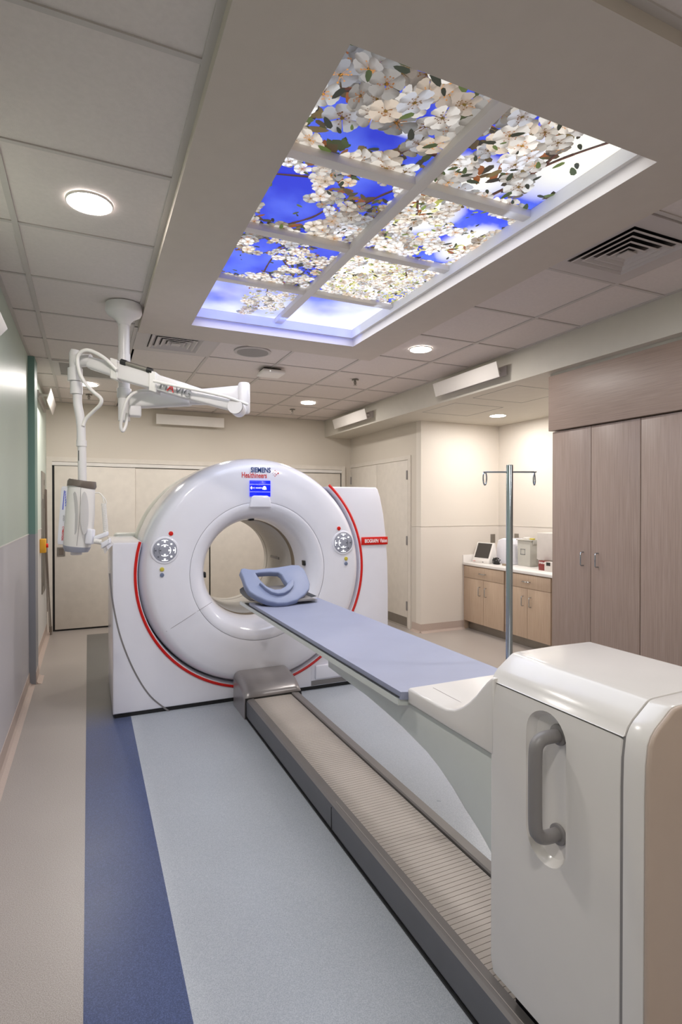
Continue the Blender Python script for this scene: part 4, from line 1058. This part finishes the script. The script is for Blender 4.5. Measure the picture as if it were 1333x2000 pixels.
# base units under the counter
XF = 4.12; ZCT = .803
def yx(x): return px(x, 1150, 0, XF).y
zd = px(908, 1127, 0, XF).z; zt = px(906.5, 1104, 0, XF).z
def base(y0, ym, y1, label):
    t = thing('base_cabinet', label, 'cabinet', (XF+.25, (y0+y1)/2, 0), 'oak base cabinets under the counter')
    obj('carcass', box(nbm(), XF+.020, XA-.001, y1+.001, y0-.001, .10, ZCT-.031), M_oak, t)
    obj('toe_kick', box(nbm(), XF+.07, XF+.09, y1+.001, y0-.001, 0, .10), M_steel, t)
    d = obj('drawer', box(nbm(), XF, XF+.018, y1+.004, y0-.004, zd+.002, zt-.002, .0015), M_oak, t); pull(d, (XF, (y0+y1)/2, (zd+zt)/2), False, .10)
    for a, c, s in ((y0, ym, -1), (ym, y1, 1)):
        d = obj('door', box(nbm(), XF, XF+.018, c+(.002 if s < 0 else .004), a-(.004 if s < 0 else .002), .105, zd-.002, .0015), M_oak, t)
        pull(d, (XF, ym-s*.055, zd-.135), True, .10)
yA0, yAm, yA1 = yx(907), yx(944.6), yx(985); yB0, yBm = yx(989), yx(1030.5); yB1 = yBm-(yB0-yBm)
base(yA0, yAm, yA1, 'pale oak base cabinet under the counter screen, left of the steel pole')
base(yA1-.02, yBm, yB1, 'pale oak base cabinet under the grey bin, right of the steel pole')
o = obj('filler_strip', box(nbm(), XF+.004, XA-.001, yA0+.001, YA-.001, .0, ZCT-.031), M_oak); tag(o, 'narrow pale oak filler strip between base cabinet and alcove wall', 'filler strip')
t = thing('worktop', 'white solid worktop running along the alcove over the oak cabinets', 'worktop', (4.38, 4.5, ZCT))
obj('slab', box(nbm(), XF-.02, XA-.001, 3.17, YA-.001, ZCT-.030, ZCT, .003), M_counter, t)
b = nbm(); box(b, XF-.015, XA-.001, YA-.016, YA-.001, ZCT, ZCT+.085, .002); box(b, XA-.016, XA-.001, 3.17, YA-.016, ZCT, ZCT+.085, .002); struct('trim_11', b, M_counter)

# ------------------------------------------------------------------ counter things
def rotbox(bm, c, w, d, h, rz, rx=0, bev=.004):
    u = bmesh.new(); box(u, -w/2, w/2, -d/2, d/2, 0, h, bev, 3); bmesh.ops.transform(u, matrix=Matrix.Translation(c) @ Matrix.Rotation(rz, 4, 'Z') @ Matrix.Rotation(rx, 4, 'X'), verts=u.verts); join(bm, u)
# analyser with tilted screen
c = Vector((4.215, 5.275, ZCT)); rz = -math.radians(84)
W_ = .27; F = Matrix.Translation((c.x, c.y, ZCT)) @ Matrix.Rotation(rz, 4, 'Z')
t = thing('analyser_monitor', 'white tabletop analyser with a dark tilted screen at the counter corner', 'analyser', (c.x, c.y, ZCT))
def loc(bm): bmesh.ops.transform(bm, matrix=F, verts=bm.verts); return bm
b = nbm(); prism(b, [(0, 0), (.14, 0), (.14, .03), (.105, .235), (.085, .240), (.008, .040), (0, .030)], 0, -W_/2, W_/2, .005, 2); obj('body', loc(b), M_white2, t)
sl = (Vector((0, .085, .240))-Vector((0, .008, .040))); sn = sl.normalized(); up_ = sn
def on_s(u, v): return Vector((u*W_, .008, .040))+sl*v+Vector((0, -sn.z, sn.y))*.001
b = nbm(); b.faces.new([b.verts.new(on_s(*q)) for q in ((-.42, .10), (.42, .10), (.42, .95), (-.42, .95))]); obj('screen', loc(b), M_screen, t)
b = nbm(); box(b, -.12, -.08, -.001, .001, .016, .020); obj('print', loc(b), M_redp, t)
b = nbm(); box(b, .03, .05, -.001, .001, .010, .018); obj('port', loc(b), M_black, t)
# white machine behind it
c = Vector((4.505, 5.075, ZCT))
t = thing('lab_machine', 'rounded white lab machine behind the tilted screen, cut by the steel pole', 'lab machine', tuple(c))
b = nbm(); prism(b, [(-.13, 0), (.13, 0), (.13, .18), (.10, .275), (.02, .30), (-.08, .295), (-.12, .22)], 1, -.12, .12, .02, 4); bmesh.ops.transform(b, matrix=Matrix.Translation(c) @ Matrix.Rotation(math.radians(90), 4, 'Z'), verts=b.verts); obj('cover', b, M_white, t, ang=50)
b = nbm(); lathe(b, [(.0, .0), (.075, .0), (.075, .02), (.0, .045)], c.x-.122, c.y-.03, ZCT+.10, 'X', 28); obj('round_hatch', b, M_white, t, ang=30)
# black cable bundle
c = Vector((4.29, 5.07, ZCT))
b = nbm(); rr = random.Random(3)
for k in range(5):
    pts = [c+Vector((rr.uniform(-.045, .045), rr.uniform(-.06, .06), rr.uniform(.006, .08) if 0 < j < 5 else .006)) for j in range(6)]
    tube(b, smooth_path(pts, 5), .0045, 6)
rotbox(b, (c.x, c.y, ZCT), .06, .04, .04, .5)
o = obj('cable_bundle', b, M_black); tag(o, 'tangled black cables and adapter beside the tilted screen', 'cables')
c = Vector((4.27, 4.93, ZCT))
o = obj('paper_card', loc_b := box(nbm(), c.x-.012, c.x+.03, c.y-.04, c.y+.02, ZCT, ZCT+.02, .004), M_tan); tag(o, 'small tan packet lying by the pole on the counter', 'packet')
# lidded bin
c1 = px(1036, 1107.5, 2, ZCT); bx0, by0 = c1.x, c1.y
by1 = px(1011, 1106, 0, bx0).y; bx1 = px(1052, 1106, 1, by0).x; hb = px(1036, 1057, 0, bx0).z - ZCT
cc = Vector(((bx0+bx1)/2, (by0+by1)/2, ZCT)); wx, wy = (bx1-bx0)/2, (by1-by0)/2
t = thing('lidded_bin', 'grey square lidded bin with a framed label on the counter', 'bin', tuple(cc))
b = nbm(); u = bmesh.new(); box(u, -wx, wx, -wy, wy, 0, hb, .006, 2)
for v in u.verts:
    if v.co.z < .05: v.co.x *= .96; v.co.y *= .96
bmesh.ops.transform(u, matrix=Matrix.Translation(cc), verts=u.verts); join(b, u); obj('body', b, M_bin, t)
b = nbm(); box(b, bx0-.010, bx1+.010, by0-.012, by1+.012, ZCT+hb, ZCT+hb+.012, .004); box(b, bx0+.03, bx1+.016, by0-.016, by0-.004, ZCT+hb-.035, ZCT+hb, .003); obj('lid', b, M_bin, t)
b = nbm(); xx = bx0-.002
fw, fh = wy*.36, .032; fz = ZCT+hb*.56; fy = cc.y+wy*.12
for q in ((-fw, fw, fh-.006, fh), (-fw, fw, -fh, -fh+.006), (-fw, -fw+.006, -fh, fh), (fw-.006, fw, -fh, fh)): box(b, xx, xx+.006, fy+q[0], fy+q[1], fz+q[2], fz+q[3])
obj('label_frame', b, M_chrome, t)
c = Vector((cc.x, cc.y+.01, ZCT+hb+.0122))
b = nbm(); disc(b, c, .04, 'Z', .024, 24, .004); o = obj('small_tub', b, M_white2); tag(o, 'small white round tub on the lid of the grey bin', 'tub')
b = nbm(); box(b, c.x-.02, c.x+.02, by0+.005, by0+.05, c.z, c.z+.016, .003); o = obj('yellow_cap', b, M_yelb); tag(o, 'small yellow-green cap on the near end of the grey bin lid', 'cap')
# box and red carton
gx = 4.36; gy = px(1049, 1090, 0, gx).y
zt0, zt1 = px(1049, 1092, 0, gx).z, px(1049, 1040, 0, gx).z
t = thing('dose_calibrator', 'light grey upright box standing on the counter, half hidden by the tall cupboard', 'box', (gx+.1, gy-.2, ZCT))
obj('cabinet_box', box(nbm(), gx, gx+.22, gy-.42, gy, zt0, zt1, .006, 3), M_box, t)
obj('stand', box(nbm(), gx+.08, gx+.21, gy-.40, gy-.02, ZCT, zt0, .003), M_bin, t)
kx = 4.30; k0, k1 = px(1052.5, 1100, 0, kx).y, px(1067, 1100, 0, kx).y
t = thing('carton', 'small dark red carton with white lettering under the grey box', 'carton', (kx, k0, ZCT))
obj('carton_body', box(nbm(), kx, kx+.055, k1, k0, ZCT, zt0-.004, .002), mat('dark_red_card', '701615', .5), t)
b = nbm()
for k, (h0, h1) in enumerate(((.0, .022), (.004, .020), (.0, .020), (.002, .020), (.0, .018), (.002, .018))):
    yy = k0-.010-k*(k0-k1)*.13; box(b, kx-.001, kx, yy-.007, yy, zt0-.036+h0, zt0-.036+h1)
obj('carton_print', b, M_whitep, t)
t = thing('counter_timer', 'small pale counter device with a dark display next to the red carton', 'device', (kx, k1-.08, ZCT))
obj('case', box(nbm(), kx-.03, kx+.05, k1-.16, k1-.008, ZCT, zt0-.006, .004), M_box, t)
obj('display', box(nbm(), kx-.0315, kx-.0295, k1-.09, k1-.035, ZCT+.06, ZCT+.095), M_black, t)
# outlets and wall plate with black plugs
def outlet(x, y, z, nx, label):
    t = thing('wall_outlet', label, 'outlet', (x, y, z), 'steel wall outlets over the counter')
    if nx: b = box(nbm(), x-.006, x, y-.035, y+.035, z-.055, z+.055, .002)
    else: b = box(nbm(), x-.035, x+.035, y-.006, y, z-.055, z+.055, .002)
    obj('plate', b, M_steel, t); return t
p = px(963, 1047, 1, YA); outlet(p.x, YA, p.z-.03, False, 'steel wall outlet above the white lab machine')
p = px(1010, 1048, 0, XA); t = outlet(XA, p.y, p.z-.02, True, 'steel wall outlet with black plugs, behind the grey bin')
b = nbm(); box(b, XA-.06, XA-.006, p.y-.02, p.y+.05, p.z-.05, p.z-.025, .004); box(b, XA-.06, XA-.006, p.y-.03, p.y+.03, p.z-.13, p.z-.07, .004); obj('plugs', b, M_black, t)

# ================================================================== LEFT WALL THINGS
t = thing('rod_rack', 'tall slotted steel wall rack with thin rods at the far left', 'rod rack', (XL+.02, 6.8, 0))
obj('back_plate', box(nbm(), XL, XL+.010, 6.55, 7.06, .55, 1.84, .002), M_steel, t)
b = nbm()
for y_ in (6.62, 6.72): box(b, XL+.010, XL+.0115, y_, y_+.02, .62, 1.55)
box(b, XL+.010, XL+.0115, 6.84, 6.87, 1.70, 1.76); box(b, XL+.010, XL+.0115, 6.84, 6.87, 1.45, 1.60)
obj('slot', b, M_black, t)
for y_, z0_, xo in ((6.92, .30, .03), (7.0, .05, .045), (7.06, .04, .06), (7.12, .02, .05)):
    b = nbm(); tube(b, [(XL+.018, y_-.03, 1.66), (XL+.02, y_, 1.0), (XL+xo, y_+.05, z0_)], .0045, 6); obj('rod', b, M_bronze, t)
b = nbm(); tube(b, [(XL+.055, 7.14, .005), (XL+.055, 7.14, .10)], .013, 10); obj('rod_foot', b, M_steel, t)
t = thing('emergency_box', 'yellow emergency switch box with a red button on the left wall', 'switch box', (XL, 6.5, 1.06))
obj('case', box(nbm(), XL, XL+.055, 6.33, 6.45, 1.0, 1.14, .006, 3), M_yel, t)
obj('push_button', disc(nbm(), (XL+.055, 6.39, 1.07), .022, 'X', .02, 20, .004), M_red, t)
b = nbm(); tube(b, [(XL+.02, 6.35, 1.0), (XL+.02, 6.35, .74)], .002, 6); obj('cord', b, M_greyp, t)

# ================================================================== LIGHT
def area(loc, size, power, col=(1, .96, .92), rot=(0, 0, 0), shape='DISK'):
    l = bpy.data.lights.new('lamp', 'AREA'); l.shape = shape; l.size = size; l.energy = power; l.color = col
    o = bpy.data.objects.new('lamp', l); COL.objects.link(o); o.location = loc; o.rotation_euler = rot
    return o
for x, y, pw in ((.0095, .05, 17), (2.38, 1.27, 13), (2.38, -.9, 12), (.6, -1.3, 8)):
    area((x, y, ZC-.02), .16, pw)
area((4.09, 3.65, ZS-.02), .16, 14)  # unseen lamp without a fixture, added to brighten the alcove
sk = area(((OX0+OX1)/2, (OY0+OY1)/2, ZL-.006), 1.12, 27, (.80, .87, 1.0), shape='RECTANGLE'); sk.data.size_y = 2.36
area((1.195, 6.1, ZC-.02), .16, 16)  # unseen lamp without a fixture, added to light the wall behind the scanner
bl = area((XM, OY1-.16, ZL-.004), 1.1, 1.6, (.12, .2, 1.0), (PI/2+.15, 0, 0), 'RECTANGLE'); bl.data.size_y = .02  # unseen strip lamp added to tint the far recess lip blue
bl = area((OX1-.14, (OY0+OY1)/2, ZL-.004), 2.3, .7, (.6, .72, 1.0), (PI/2+.15, 0, -PI/2), 'RECTANGLE'); bl.data.size_y = .02  # unseen strip lamp added to cool the right side of the recess
w = bpy.data.worlds.new('world'); SC.world = w; w.use_nodes = True
w.node_tree.nodes['Background'].inputs[0].default_value = (.8, .85, 1, 1); w.node_tree.nodes['Background'].inputs[1].default_value = .1
SC.view_settings.view_transform = 'Standard'; SC.view_settings.look = 'None'; SC.view_settings.exposure = 0.0; SC.view_settings.gamma = 1.09
SC.cycles.use_denoising = True; SC.cycles.use_adaptive_sampling = True; SC.cycles.adaptive_threshold = .02
SC.cycles.max_bounces = 8; SC.cycles.diffuse_bounces = 5; SC.cycles.glossy_bounces = 4; SC.cycles.sample_clamp_indirect = 6
SC.cycles.caustics_reflective = False; SC.cycles.caustics_refractive = False
